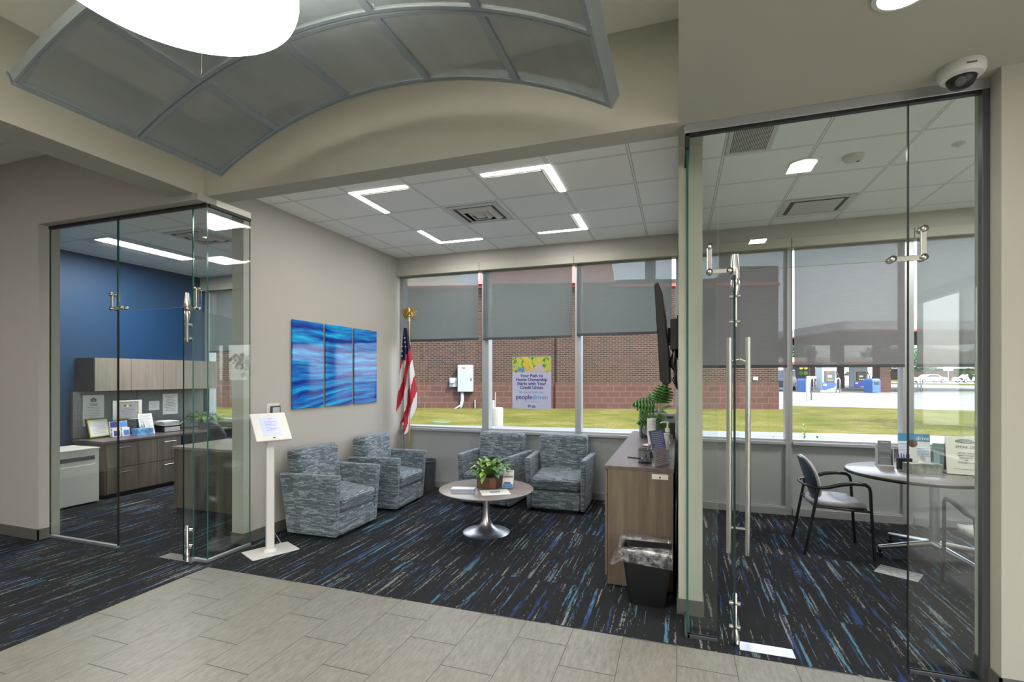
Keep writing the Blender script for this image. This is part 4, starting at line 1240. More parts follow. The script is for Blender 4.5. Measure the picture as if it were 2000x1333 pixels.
def crumple(rg_, amp, dz, seed):
    out = []
    for i, p in enumerate(rg_):
        q = noise.noise(Vector((p[0] * 14, p[1] * 14, seed * 3.1))); w = noise.noise(Vector((p[0] * 9 + 5, p[1] * 9, seed * 1.7)))
        l = math.hypot(p[0], p[1]) or 1
        out.append((p[0] + p[0] / l * amp * q, p[1] + p[1] / l * amp * q, p[2] + dz * w))
    return out
lin = [crumple(ring(.12, .075, .15, .03, 14), .03, .02, 1), crumple(ring(.150, .105, .30, .04, 14), .015, .02, 2), crumple(ring(.168, .118, .40, .04, 14), .015, .03, 3), crumple(ring(.186, .134, .425, .05, 14), .03, .03, 4),
       crumple(ring(.195, .145, .395, .05, 14), .035, .05, 5), crumple(ring(.205, .155, .35, .05, 14), .05, .06, 6), crumple(ring(.215, .165, .295, .05, 14), .07, .10, 7)]
lin = [[(max(-.24, min(.17, p[0])), min(p[1], .165), p[2]) for p in r_] for r_ in lin]
loftr(B(), lin, 0, False).build('plastic_liner', M_['liner'], t, smooth=True)

# ================================================================== RIGHT MEETING OFFICE
def guest_chair(label, x, y, rz):
    t = T('guest_chair', label, 'chair', (x, y, 0), R(rz), 'meeting office guest chairs')
    gv = PB('grey_vinyl', (.42, .42, .45), .45) if 'grey_vinyl' not in bpy.data.materials else bpy.data.materials['grey_vinyl']
    nv = PB('navy_shell', (.02, .045, .08), .35) if 'navy_shell' not in bpy.data.materials else bpy.data.materials['navy_shell']
    b = B()
    def sp(u, v):
        a = u * 2 * PI
        r = v
        x_ = .225 * math.copysign(abs(math.cos(a)) ** .75, math.cos(a)) * r
        y_ = .225 * math.copysign(abs(math.sin(a)) ** .75, math.sin(a)) * r
        return (x_, y_ - .02, .455 - .012 * (1 - (x_ / .23) ** 2) + (-.03 if y_ < -.15 and v > .8 else 0))
    b.grid(sp, 32, 5)
    b.build('seat', gv, t, smooth=True, solid=.04)
    B().box(-.20, .20, -.20, .19, .415, .43).build('seat_pan', M_['black'], t, bevel=.01)
    def bp(u, v, off=0):
        a = u * 2 * PI
        xx = .215 * math.copysign(abs(math.cos(a)) ** .7, math.cos(a)) * v
        zz = .19 * math.copysign(abs(math.sin(a)) ** .7, math.sin(a)) * v
        zz2 = zz + .655
        xx *= 1 - .12 * max(0, -zz / .19)
        return (xx, .195 + .07 * (zz / .19) * .8 - .9 * xx * xx + off, zz2)
    B().grid(lambda u, v: bp(u, v, 0), 32, 5).build('back_pad', gv, t, smooth=True, solid=.022)
    B().grid(lambda u, v: bp(u, v * .97, .020), 32, 5).build('back_shell', nv, t, smooth=True, solid=.012)
    for s in (-1, 1):
        B().tube([(s * .245, .27, 0), (s * .243, .215, .30), (s * .240, .165, .585)], .0125, 10).build('leg', M_['blackm'], t, smooth='auto')
        B().tube([(s * .250, -.255, 0), (s * .250, -.235, .30), (s * .252, -.225, .50), (s * .254, -.222, .585)], .0125, 10).build('leg', M_['blackm'], t, smooth='auto')
        B().tube([(s * .254, -.222, .585), (s * .256, -.212, .625), (s * .258, -.185, .648), (s * .262, -.10, .655), (s * .264, .0, .640), (s * .256, .09, .608), (s * .240, .165, .592)], [.0125, .013, .015, .018, .020, .018, .0125], 10).build('armrest', M_['black'], t, smooth='auto')
    B().tube([(.240, .165, .592), (.20, .20, .59), (.12, .245, .595), (0, .262, .60), (-.12, .245, .595), (-.20, .20, .59), (-.240, .165, .592)], .010, 10).build('back_rail', M_['blackm'], t, smooth='auto')
    B().tube([(-.25, -.22, .415), (.25, -.22, .415)], .010, 8).tube([(-.243, .19, .43), (.243, .19, .43)], .010, 8).tube([(-.247, -.22, .415), (-.244, .19, .43)], .010, 8).tube([(.247, -.22, .415), (.244, .19, .43)], .010, 8).build('seat_frame', M_['blackm'], t, smooth='auto')
    return t
guest_chair('grey guest chair with navy back, standing clear left of the round meeting table', 1.33, 5.20, 90)
guest_chair('guest chair behind the right glass pane, pushed under the near side of the meeting table', 2.18, 4.40, 180)

t = T('meeting_table', 'round dark topped meeting table on a silver column with castor feet', 'table', (1.98, 5.20, 0))
B().lathe([(0, .708), (.515, .708), (.53, .714), (.53, .736), (.525, .740), (0, .740)], n=80).build('tabletop', [M_['roundt']], t, smooth='auto')
B().lathe([(.532, .712), (.534, .725), (.532, .737)], n=80).build('edge_band', M_['black'], t, smooth=True)
B().cyl((0.12, .0, .10), (0.12, .0, .70), .036, None, 24).box(-.13, .27, -.2, .2, .695, .708).build('column', M_['silver'], t, smooth='auto')
for a in (115, 190, 290, 5):
    c_, s_ = math.cos(R(a)), math.sin(R(a))
    f = B().tube([(.10 + .02 * c_, .02 * s_, .13), (.10 + .2 * c_, .2 * s_, .105), (.10 + .42 * c_, .42 * s_, .075)], [.03, .026, .018], 10).build('foot', M_['silver'], t, smooth='auto')
    B().cyl((.10 + .41 * c_, .41 * s_, .03), (.10 + .41 * c_, .41 * s_, .075), .012, None, 10).lathe([(.0, 0), (.022, .002), (.024, .015), (.022, .03), (0, .032)], (.10 + .41 * c_, .41 * s_, 0), 14).build('caster', M_['black'], f, smooth='auto')
ZT = .74
t = T('leaflet_holder', 'white leaflet holder with a grey leaflet, leftmost on the meeting table', 'leaflet holder', (1.83, 5.50, ZT), R(-4))
B().box(-.058, .07, -.04, .05, 0, .006).box(-.058, .07, .03, .034, .006, .20).box(-.058, -.054, -.03, .03, .006, .16).box(.066, .07, -.03, .03, .006, .16).build('holder', M_['white'], t)
o = tilted(.005, -.02, .008, .10, .225, .012, 5, [PB('grey_leaflet', (.16, .17, .20), .6), M_['paper'], M_['ink']], t, 'leaflet', [(.04, .96, .60, .605, 1), (.04, .96, .30, .305, 1), (.2, .8, .92, .94, 1), (.1, .9, .40, .52, 2)])
t = T('counter_sign', 'blue headed promotional sheet in a stand at the back of the meeting table', 'sign', (2.10, 5.575, ZT), R(-5))
MS = Matrix.Rotation(R(-6), 4, 'X')
B().box(-.125, .125, 0, .004, .0, .30, 0, MS).box(-.125, .125, -.03, .07, 0, .005).build('acrylic_stand', M_['acrylic'], t)
B().box(-.12, .12, -.002, 0, .006, .297, 0, MS).build('sign_sheet', M_['paper'], t)
B().box(-.12, .12, -.003, -.002, .225, .297, 0, MS).build('blue_heading', PB('teal_print', (.06, .24, .42), .5), t)
B().lathe([(.036, 0), (0, .001)], (0, 0, 0), 20, 0, MS @ Matrix.Translation((-.01, -.003, .205)) @ Matrix.Rotation(R(90), 4, 'X')).build('round_picture', M_['boxwood'], t)
TXT('heading_text', 'drive', M_['paper'], t, MS @ FY(.065, .255, -.0032), .048)
ln = B()
for i in range(13): ln.box(-.112, -.045, -.0028, -.002, .20 - i * .014, .204 - i * .014, 0, MS)
for i in range(6): ln.box(.02, .11, -.0028, -.002, .16 - i * .014, .164 - i * .014, 0, MS)
ln.build('print_lines', M_['sky_ink'], t)
t = T('pencil_cup', 'small black mesh pencil tray with pens behind the tissue box on the meeting table', 'pencil cup', (1.93, 5.33, ZT))
B().box(-.05, .05, -.03, .03, 0, .10).build('cup_body', M_['black'], t)
pb = B()
for i in range(5): pb.cyl((-.035 + i * .017, 0, .02), (-.04 + i * .02, .01, .135 + .006 * (i % 2)), .004, None, 6)
pb.build('pens', M_['navy'], t)
t = T('tissue_box', 'marbled grey tissue box with a tissue standing up, on the meeting table', 'tissue box', (2.0, 5.17, ZT), R(14))
def mat_marble():
    m, nt, p = nm('marbled_card'); n = N(nt)
    a = n.noise(n.obj(), 14, 6, .7)
    c = n.ramp(a, [(.35, (.12, .14, .13)), (.55, (.28, .31, .28)), (.7, (.48, .50, .46))])
    nt.links.new(c, p.inputs['Base Color']); return m
B().box(-.125, .125, -.055, .055, 0, .085).build('box', mat_marble(), t, bevel=.002)
B().box(.1252, .1262, -.055, .055, 0, .085).build('end_flap', PB('cream_card', (.62, .55, .38), .6), t)
def tissue(parent, z, s=1.0):
    b = B().grid(lambda u, v: ((.045 * (1 - .75 * v) * math.cos(u * 2 * PI) + .012 * v * math.sin(5 * u)) * s, (.016 * math.sin(u * 2 * PI) + .006 * math.sin(9 * u + 4 * v)) * s, z + (.085 * v + .012 * v * math.sin(u * 11)) * s), 24, 6)
    b.build('tissue', M_['paper'], parent, smooth=True)
tissue(t, .08)
t = T('leaflet_holder', 'clear holder with a teal leaflet between tissue box and white display sign', 'leaflet holder', (2.235, 5.44, ZT), R(-4))
B().box(-.052, .052, -.03, .05, 0, .005).box(-.052, .052, .03, .033, .005, .22).build('holder', M_['acrylic'], t)
tilted(0, -.01, .006, .098, .225, .008, 5, [PB('teal_leaflet', (.15, .23, .26), .55), PB('pale_teal', (.30, .42, .46), .55)], t, 'leaflet', [(.06, .5, .12, .58, 1), (.1, .9, .80, .83, 1)])
t = T('display_sign', 'white SPEAK UP easel sign leaning back on the right of the meeting table', 'sign', (2.30, 5.15, ZT + .004), R(-12))
MS = Matrix.Rotation(R(-14), 4, 'X')
B().box(-.125, .135, 0, .012, 0, .325, 0, MS).box(-.125, .135, .0, .13, 0, .008).build('easel_board', M_['wmetal'], t, bevel=.002)
B().box(-.122, .132, .125, .137, 0, .30, 0, Matrix.Translation((0, -.0, 0)) @ Matrix.Rotation(R(8), 4, 'X')).build('easel_back', M_['dkgrey'], t)
sr = B()
sr.tube([(.008 + .066 * math.cos(a), -.0015, .287 + .014 * math.sin(a)) for a in [k * PI / 14 for k in range(4, 27)]], .0022, 5)
for v_ in range(len(sr.v)): sr.v[v_] = tuple(MS @ Vector(sr.v[v_]))
sr.build('swoosh_mark', PB('teal_ink', (.12, .28, .36), .6), t)
TXT('logo_text', 'peopledriven', M_['ink'], t, MS @ FY(.005, .287, -.0008), .021)
for i, (s_, z_, q) in enumerate([('SPEAK UP', .235, .030), ('LET US KNOW', .183, .0165), ('ABOUT YOUR', .163, .0165), ('THOUGHTS', .143, .0165), ('OR', .123, .0165), ('SUGGESTIONS', .103, .0165)]):
    TXT('sign_text', s_, M_['ink'], t, MS @ FY(.005, z_, -.0008), q)
ln = B().box(-.08, .09, -.0006, 0, .046, .049, 0, MS)
ln.build('print_line', M_['ink'], t)
t = T('keys', 'small bunch of keys lying in front of the white display sign', 'keys', (2.27, 5.03, ZT), R(20))
k = B().tube([(.012 * math.cos(a), .012 * math.sin(a), .003) for a in [i * PI / 6 for i in range(13)]], .0015, 5)
for a in (10, 60, 200): k.box(.012, .055, -.004, .004, .001, .004, 0, Matrix.Rotation(R(a), 4, 'Z'))
k.build('key_ring', M_['steel'], t)
t = T('cup', 'white paper cup beside the display sign at the edge of the right pane', 'cup', (2.445, 5.16, ZT))
B().lathe([(.028, 0), (.038, .09), (.040, .092), (.036, .09), (.027, .004), (0, .004)], n=24).build('cup_wall', M_['paper'], t, smooth='auto')
tag(B().box(-.11, .11, -.14, .14, 0, .0012).build('paper_sheet', PB('grey_printed_paper', (.35, .35, .36), .7, var=.4, vs=30)), 'grey printed sheet lying on the carpet under the meeting table', 'paper')
bpy.data.objects['paper_sheet'].location = (1.67, 4.72, .001); bpy.data.objects['paper_sheet'].rotation_euler = (0, 0, R(60))

# ================================================================== LEFT OFFICE
t = T('shredding_console', 'cream metal document console with a dark paper slot by the blue wall', 'cabinet', (-7.13, 3.60, 0))
B().box(-.25, .25, .0, .57, .02, .675).build('body', M_['wmetal'], t, bevel=.004)
B().box(-.255, .262, -.005, .575, .675, .69).build('lid', M_['wmetal'], t, bevel=.003)
B().box(.25, .258, .02, .53, .03, .49).build('door', M_['wmetal'], t, bevel=.002)
B().box(.25, .256, .10, .52, .545, .595).build('paper_slot', M_['dkgrey'], t, bevel=.01)
B().cyl((.256, .13, .265), (.264, .13, .265), .012, None, 14).build('lock', M_['steel'], t, smooth='auto')
t = T('card_holder', 'white upright card stand at the left end of the cream console', 'card', (-7.03, 3.68, .69))
B().box(-.004, .004, -.06, .06, 0, .2).box(-.03, .03, -.06, .06, 0, .006).build('card', M_['paper'], t)

t = T('file_credenza', 'grey walnut drawer credenza along the blue wall of the left office', 'cabinet', (-7.23, 4.27, 0))
B().box(-.30, .285, .0, 1.02, .05, .71).build('carcass', M_['woodL'], t)
B().box(-.30, .26, .02, 1.0, 0, .05).build('toe_kick', M_['black'], t)
for (y0, y1, kind) in [(.02, .40, 'drawer'), (.405, .655, 'panel'), (.66, 1.0, 'drawer')]:
    for z0, z1 in ((.06, .375), (.385, .70)):
        o = B().box(.285, .302, y0, y1, z0, z1).build('drawer_front' if kind == 'drawer' else 'front_panel', M_['woodL'], t, bevel=.002)
        if kind == 'drawer':
            c_ = (y0 + y1) / 2; zz = z1 - .055
            B().tube([(.30, c_ - .09, zz), (.325, c_ - .085, zz), (.325, c_ + .085, zz), (.30, c_ + .09, zz)], .006, 8).build('handle', M_['steel'], o, smooth='auto')
B().box(-.30, .28, 1.90, 1.925, 0, .705).build('end_support', M_['woodL'], t)
t = T('worktop', 'dark walnut worktop running over the drawer credenza towards the window', 'worktop', (-7.23, 4.25, .71))
B().box(-.31, .31, 0, 1.95, 0, .03).build('worktop_slab', M_['woodTop'], t, bevel=.002)
t = T('overhead_cabinet', 'wall cabinet with pale laminate doors above the grey tackboard', 'cabinet', (-7.45, 4.37, 1.375))
B().box(-.235, .135, 0, 1.83, 0, .45).build('cabinet_body', PB('charcoal_laminate', (.075, .068, .06), .5), t, bevel=.002)
for i in range(4):
    B().box(.135, .153, .004 + i * .4565, .4565 + i * .4565, .004, .446).build('door', M_['cabface'], t, bevel=.002)
t = T('tackboard', 'grey fabric tackboard under the wall cabinet', 'board', (-7.62, 4.27, .745))
B().box(-.02, .03, .02, .83, 0, .625).build('left_panel', M_['tack'], t, bevel=.004)
B().box(-.02, .03, .836, 1.9, 0, .625).build('right_panel', M_['tack'], t, bevel=.004)

def xsheet(name, label, cat, y0, y1, z0, z1, x, mat, lines=None, grp=None):
    t = T(name, label, cat, (x, (y0 + y1) / 2, z0), 0, grp)
    w, h = (y1 - y0) / 2, z1 - z0
    B().box(0, .003, -w, w, 0, h).build('sheet', mat, t)
    if lines:
        l = B()
        rr = random.Random(len(label))
        n = lines
        for i in range(n):
            z = h * (.88 - .78 * i / n); q = w * rr.uniform(.45, .85)
            l.box(.003, .0036, -q, q, z, z + h * .018)
        l.build('print_lines', M_['ink'], t)
    return t
t = xsheet('notice', 'equal housing lender notice with a house logo on the tackboard', 'notice', 4.40, 4.66, .90, 1.32, -7.588, M_['paper'], None)
hb = B().prism([(-.045, .355), (0, .385), (.045, .355), (.034, .355), (.034, .325), (-.034, .325), (-.034, .355)], 'x', .003, .0036); hb.build('house_mark', M_['ink'], t)
B().box(.0036, .004, -.016, .016, .348, .353).box(.0036, .004, -.016, .016, .336, .341).build('equal_sign', M_['paper'], t)
def FX(y, z, x): return Matrix.Translation((x, y, z)) @ Matrix.Rotation(R(90), 4, 'Z') @ Matrix.Rotation(R(90), 4, 'X')
TXT('notice_text', 'EQUAL HOUSING', M_['ink'], t, FX(0, .302, .0032), .014)
TXT('notice_text', 'LENDER', M_['ink'], t, FX(0, .282, .0032), .026, bold=.0006)
l = B()
for i, q in enumerate([.08, .07, .085, .06, .08, .07, .04, .075, .06]): l.box(.003, .0036, -q, q, .25 - i * .022, .2535 - i * .022)
l.build('print_lines', M_['ink'], t)
yel = PB('certificate_yellow', (.70, .62, .22), .7)
t = T('framed_certificate', 'certificate with yellow border in a black frame standing on the worktop', 'certificate', (-7.44, 4.52, ZT), R(8))
MC = Matrix.Rotation(R(-14), 4, 'Y')
B().box(0, .016, -.15, .15, 0, .27, 0, MC).build('frame', M_['black'], t, bevel=.002)
B().box(.016, .0165, -.132, .132, .018, .252, 0, MC).build('mat_border', yel, t)
o = B().box(.0165, .017, -.115, .115, .034, .236, 0, MC).build('certificate_sheet', M_['paper'], t)
l = B()
for i, q in enumerate([.08, .06, .09, .085, .05, .08]): l.box(.017, .0175, -q, q, .165 - i * .02, .168 - i * .02, 0, MC)
l.build('print_lines', M_['ink'], t)
t = T('framed_certificate', 'certificate with three round seals in a silver frame on the tackboard', 'certificate', (-7.588, 4.96, .945))
B().box(0, .018, -.20, .20, 0, .285).build('frame', M_['silver'], t, bevel=.002)
B().box(.018, .0185, -.15, .15, .02, .265).build('mat_border', yel, t)
B().box(.0185, .019, -.135, .135, .035, .25).build('certificate_sheet', M_['paper'], t)
for i, m in enumerate(('ink', 'gold', 'sky_ink')):
    B().cyl((.019, -.04 + i * .04, .205), (.0195, -.04 + i * .04, .205), .013, None, 14).build('seal', M_[m], t)
l = B()
for i, q in enumerate([.07, .1, .09, .08, .06]): l.box(.019, .0195, -q, q, .165 - i * .022, .168 - i * .022)
l.build('print_lines', M_['ink'], t)
xsheet('paper_note', 'small white note pinned to the tackboard', 'paper', 5.27, 5.43, 1.06, 1.20, -7.588, M_['paper'], 4)
xsheet('paper_note', 'long white printed sheet pinned high on the tackboard near the window', 'paper', 5.48, 5.72, .98, 1.30, -7.586, M_['paper'], 10)
t = T('paper_list', 'white printed list standing on the worktop right of the tissue box', 'paper', (-7.30, 5.06, ZT))
B().box(0, .003, -.10, .10, 0, .30, 0, MC).box(-.07, 0, -.1, .1, 0, .003).build('sheet', M_['paper'], t)
l = B()
for i in range(15): l.box(.003, .0036, -.085, .08 - .02 * (i % 3), .27 - i * .017, .273 - i * .017, 0, MC)
l.build('print_lines', M_['ink'], t)
for (y, lab, m2) in [(4.64, 'leaflet rack with a dark cover nearest the black certificate frame', 'navy'), (4.765, 'leaflet rack with red and blue covers nearest the blue tissue box', 'sky_ink')]:
    t = T('leaflet_holder', lab, 'leaflet holder', (-7.33, y, ZT), R(90))
    B().box(-.055, .055, -.05, .05, 0, .004).box(-.055, .055, .045, .049, .004, .18).build('holder', M_['acrylic'], t)
    tilted(0, .01, .005, .10, .21, .012, 8, [M_['paper'], M_[m2], M_['boxwood']], t, 'leaflets', [(.05, .95, .6, .97, 1), (.1, .6, .4, .55, 2)])
    tilted(0, -.03, .005, .10, .12, .012, 8, [M_['paper'], M_[m2]], t, 'leaflets', [(.2, .95, .1, .7, 1)])
t = T('tissue_box', 'blue patterned tissue box on the left office worktop', 'tissue box', (-7.24, 4.945, ZT), R(2))
B().box(-.055, .055, -.115, .115, 0, .095).build('box', PB('blue_patterned_card', (.14, .34, .62), .6, var=.5, vs=25), t, bevel=.002)
tissue(t, .09, 1.1)
t = T('letter_tray', 'black letter tray stacked with white papers near the end of the credenza', 'tray', (-7.35, 5.37, ZT))
B().box(-.13, .13, -.13, .13, 0, .01).box(-.13, .13, -.13, -.125, .01, .1).box(-.13, .13, .125, .13, .01, .1).box(-.13, .13, -.13, .13, .085, .092).build('tray_frame', M_['black'], t)
pb = B(); rr = random.Random(9)
for i in range(9): pb.box(-.12, .13, -.12, .12, .012 + i * .007, .016 + i * .007, 0, Matrix.Rotation(R(rr.uniform(-5, 5)), 4, 'Z'))
for i in range(9): pb.box(-.12, .12, -.115, .115, .094 + i * .008, .098 + i * .008, 0, Matrix.Rotation(R(rr.uniform(-7, 7)), 4, 'Z'))
pb.build('papers', M_['paper'], t)
t = T('potted_plant', 'trailing green ivy plant in a dark pot on the left office worktop', 'plant', (-7.18, 5.84, ZT))
B().lathe([(.06, 0), (.08, .11), (.085, .115), (.075, .11), (0, .10)], n=24).build('pot', M_['dkgrey'], t, smooth='auto')
foliage(t, 70, .20, .24, (.07, .11), (.05, .07), [M_['leaf'], M_['leafL'], M_['leafD']], .10, 11, (-.4, .8), .7)

t = T('office_desk', 'grey walnut desk with a panel end standing inside the left glass front', 'desk', (-5.70, 4.22, 0))
B().box(0, 1.55, 0, .78, .715, .745).build('desktop', PB('greige_desktop', (.30, .26, .22), .28, var=.1, vs=6), t, bevel=.002)
B().box(.02, .05, .02, .76, 0, .715).build('end_panel', M_['woodL'], t)
B().box(1.50, 1.53, .02, .76, 0, .715).build('end_panel', M_['woodL'], t)
B().box(.05, 1.50, .02, .04, .02, .715).build('modesty_panel', M_['woodL'], t)
t = T('office_chair', 'black high backed office chair behind the desk in the left office', 'chair', (-6.05, 5.30, 0), R(160))
B().grid(lambda u, v: ((u - .5) * .50 * (1 - .35 * max(0, v - .7) / .3 * abs(2 * u - 1)), .18 + .10 * (v - .3) ** 2 - .25 * (u - .5) ** 2, .50 + .46 * v - .05 * (2 * u - 1) ** 2 * v), 14, 14).build('backrest', M_['dkgrey'], t, smooth=True, solid=.05)
B().box(-.25, .25, -.26, .22, .42, .50).build('seat', M_['dkgrey'], t, smooth='auto', bevel=.035, seg=3)
B().cyl((0, 0, .10), (0, 0, .42), .03, None, 16).build('gas_lift', M_['black'], t, smooth='auto')
for k in range(5):
    a = k * 72
    f = B().tube([(0, 0, .11), (.15 * math.cos(R(a)), .15 * math.sin(R(a)), .10), (.29 * math.cos(R(a)), .29 * math.sin(R(a)), .075)], [.03, .022, .016], 8).build('base_spoke', M_['black'], t, smooth='auto')
    B().cyl((.29 * math.cos(R(a)) - .015, .29 * math.sin(R(a)), .03), (.29 * math.cos(R(a)) + .015, .29 * math.sin(R(a)), .03), .03, None, 14).build('caster', M_['black'], f, smooth='auto')
for s in (-1, 1): B().tube([(s * .25, .05, .46), (s * .29, .05, .50), (s * .29, .05, .64), (s * .29, -.05, .66), (s * .29, -.18, .66)], .016, 8).build('armrest', M_['black'], t, smooth='auto')

# ================================================================== OUTSIDE
F_ = Vector((-math.sin(cam.rotation_euler.z), math.cos(cam.rotation_euler.z), 0)); R_ = Vector((F_.y, -F_.x, 0))
def at(u, w, z=.42):
    """ground point seen at column u of the 2000 px frame, w metres ahead of the camera"""
    p = F_ * w + R_ * (w * (u - 1000) / 959)
    return (p.x, p.y, z)
YAW = cam.rotation_euler.z
o = B().add([(-6.2, 6.46, .3), (4.2, 6.46, .3), (4.2, 6.46, .78), (-6.2, 6.46, .78), (-6.2, 6.95, .3), (4.2, 8.15, .3), (4.2, 8.15, .78), (-6.2, 6.95, .78)], [(3, 2, 6, 7), (4, 7, 6, 5), (0, 4, 5, 1), (0, 3, 7, 4), (1, 5, 6, 2), (0, 1, 2, 3)]).build('concrete_ledge', M_['ledge'])
o['kind'] = 'structure'
def gpoly(name, pts, z, m, kind):
    o = B().prism([(p[0], p[1]) for p in pts], 'z', z - .1, z).build(name, m); o['kind'] = kind; return o
gpoly('paving_ground', [(-60, 6.46), (140, 6.46), (160, 110), (-60, 110)], .39, M_['paving'], 'structure')
gl = gpoly('lawn', [(-40, 6.5), (30, 6.5), (30, 16.3), at(1920, 16.35), at(1540, 19.2), (3.4, 19.15), (-25.6, 11.0), (-40, 7.0)], .42, M_['grass'], 'stuff')
tag(gl, 'sunlit yellow green mown lawn outside the windows', 'lawn')
v1 = [at(1730, 74), at(2300, 46), at(2300, 52), at(1730, 86)]
tag(gpoly('verge', v1, .46, M_['grass'], 'stuff'), 'narrow grass verge between the station paving and the road', 'grass')
v1 = [at(1300, 108), at(2600, 100), at(2600, 190), at(1300, 190)]
tag(gpoly('far_lawn', v1, .45, M_['grass'], 'stuff'), 'green lawn across the road behind the passing cars', 'grass')
o = B().box(-60, 60, -80, -5.3, -.3, -.12).box(4.5, 60, -5.3, 6.4, -.3, -.12).build('street_ground', M_['bright']); o['kind'] = 'structure'
o = B().box(-60, 60, -14, -6, -.12, -.06).build('front_lawn', M_['grass']); o['kind'] = 'stuff'; tag(o, 'lawn in front of the bank behind the camera', 'grass')

bl = T('brick_building', 'brown brick building with a pink block base across the lawn', 'building', (3.3, 19.19, .42), R(15.7))
B().box(-30, 0, 0, 12, .92, 4.32).box(-30, -17.5, .0, 12, 4.32, 4.6).box(-5.6, 0, 0, 6, 4.32, 4.58).box(-1.45, 0, -.0, 5, 4.58, 5.0).box(-7.71, -6.74, -.08, 0, .92, 4.3).build('wall', M_['brick'], bl)
B().box(-30, .0, -.05, 12, 0, .92).box(-7.75, -6.70, -.13, -.05, 0, .92).build('base_course', M_['block'], bl)
B().box(-30, .03, -.06, 12.05, 4.32, 4.42).build('red_trim', M_['red'], bl)
B().hexa([(-10.5, -.3, 4.42), (-5.7, -.3, 4.42), (-5.7, 3, 4.42), (-10.5, 3, 4.42), (-10.2, .5, 6.2), (-5.8, .5, 6.2), (-5.8, 3, 6.2), (-10.2, 3, 6.2)]).build('mansard_fascia', M_['fascia'], bl)
B().prism([(-13.2, 4.42), (-10.9, 4.42), (-13.2, 5.7)], 'y', .2, .6).build('roof_gable', M_['white_paint'], bl)
B().box(-13.9, -13.2, .1, .9, 4.42, 6.4).build('roof_post', M_['fascia'], bl)
B().box(-4.4, -4.1, .5, .9, 4.5, 6.2).build('roof_pipe', M_['dkgrey'], bl)
B().box(-1.7, -1.45, .5, .9, 4.5, 6.2).build('roof_pipe', M_['dkgrey'], bl)
B().box(-.86, -.70, -.02, 0, 1.02, 1.13).build('wall_notice', M_['paper'], bl)
B().tube([(-10.14, -.10, .03), (-10.14, -.10, 4.3)], .07, 8).box(-10.24, -10.04, -.16, .0, .03, 1.1).build('downspout', PB('dark_brown_metal', (.05, .03, .03), .5), bl)
o = B().box(-11.22, -10.68, -.26, -.02, .60, 1.56).build('electrical_cabinet', M_['ebox'], bl, bevel=.01)
B().box(-10.75, -10.72, -.28, -.26, 1.0, 1.1).build('latch', M_['dkgrey'], o)
B().box(-11.05, -10.95, -.265, -.26, 1.43, 1.47).build('warning_mark', M_['red'], o)
o = B().box(-11.53, -11.26, -.16, -.02, .77, 1.10).build('meter_box', M_['ebox'], bl, bevel=.008)
B().cyl((-11.40, -.28, .98), (-11.40, -.16, .98), .075, None, 20).build('meter_dial', M_['panel'], o, smooth='auto')
B().tube([(-11.07, -.14, .6), (-11.07, -.14, .30), (-11.10, -.15, .15), (-11.14, -.18, -.02)], .06, 10).build('conduit', M_['ebox'], bl, smooth=True)
B().tube([(-11.12, -.18, .12), (-11.22, -.25, .05), (-11.34, -.3, -.02)], .03, 8).build('conduit', M_['ebox'], bl, smooth=True)
B().cyl((-10.62, -.1, 0), (-10.62, -.1, .3), .02, None, 8).build('vent_pipe', M_['ebox'], bl)
t = T('concrete_post', 'short round white concrete post with a pipe, on the lawn near the window', 'post', at(969, 10.9))
B().lathe([(.155, .0), (.155, .44), (.145, .46), (0, .46)], n=32).build('post_body', M_['concrete'], t, smooth='auto')
B().cyl((-.08, 0, .46), (-.08, 0, .62), .05, None, 14).cyl((-.02, 0, .46), (-.02, 0, .80), .012, None, 8).build('pipe', M_['ebox'], t, smooth='auto')
tag(B().lathe([(.25, 0), (.24, .015), (0, .02)], n=20).build('utility_cover', PB('green_cover', (.05, .09, .05), .7)), 'round green utility cover set in the lawn below the flag window', 'utility cover')
bpy.data.objects['utility_cover'].location = at(862, 12.4)

# filling station
t = T('station_canopy', 'wide flat canopy of the filling station seen through the office shades', 'canopy', at(1725, 42, .42), YAW)
B().box(-8, 14, -7, 9, 4.35, 5.1).build('canopy_fascia', PB('canopy_white', (.5, .52, .56), .5), t)
B().box(-8.02, 14.02, -7.02, 9.02, 4.35, 4.5).build('canopy_stripe', M_['red'], t)
for k, (u, w, wd, lab) in enumerate([(1721, 36, .75, 'brick canopy column right of the blue bin at the filling station'), (1635, 49, .85, 'dark canopy column between the two left fuel pumps'), (1584, 53, .55, 'slim dark canopy column left of the first fuel pump')]):
    c = B().box(-wd / 2, wd / 2, -wd / 2, wd / 2, 1.1, 4.35).build('column_shaft', M_['brick'] if k == 0 else PB('dark_brown_column', (.07, .05, .05), .8))
    r_ = T('canopy_column', lab, 'column', at(u, w), YAW, 'filling station columns')
    c.parent = r_
    B().box(-wd / 2 - .03, wd / 2 + .03, -wd / 2 - .03, wd / 2 + .03, -.05, 1.1).build('column_base', M_['block'] if k == 0 else bpy.data.materials['dark_brown_column'], r_)
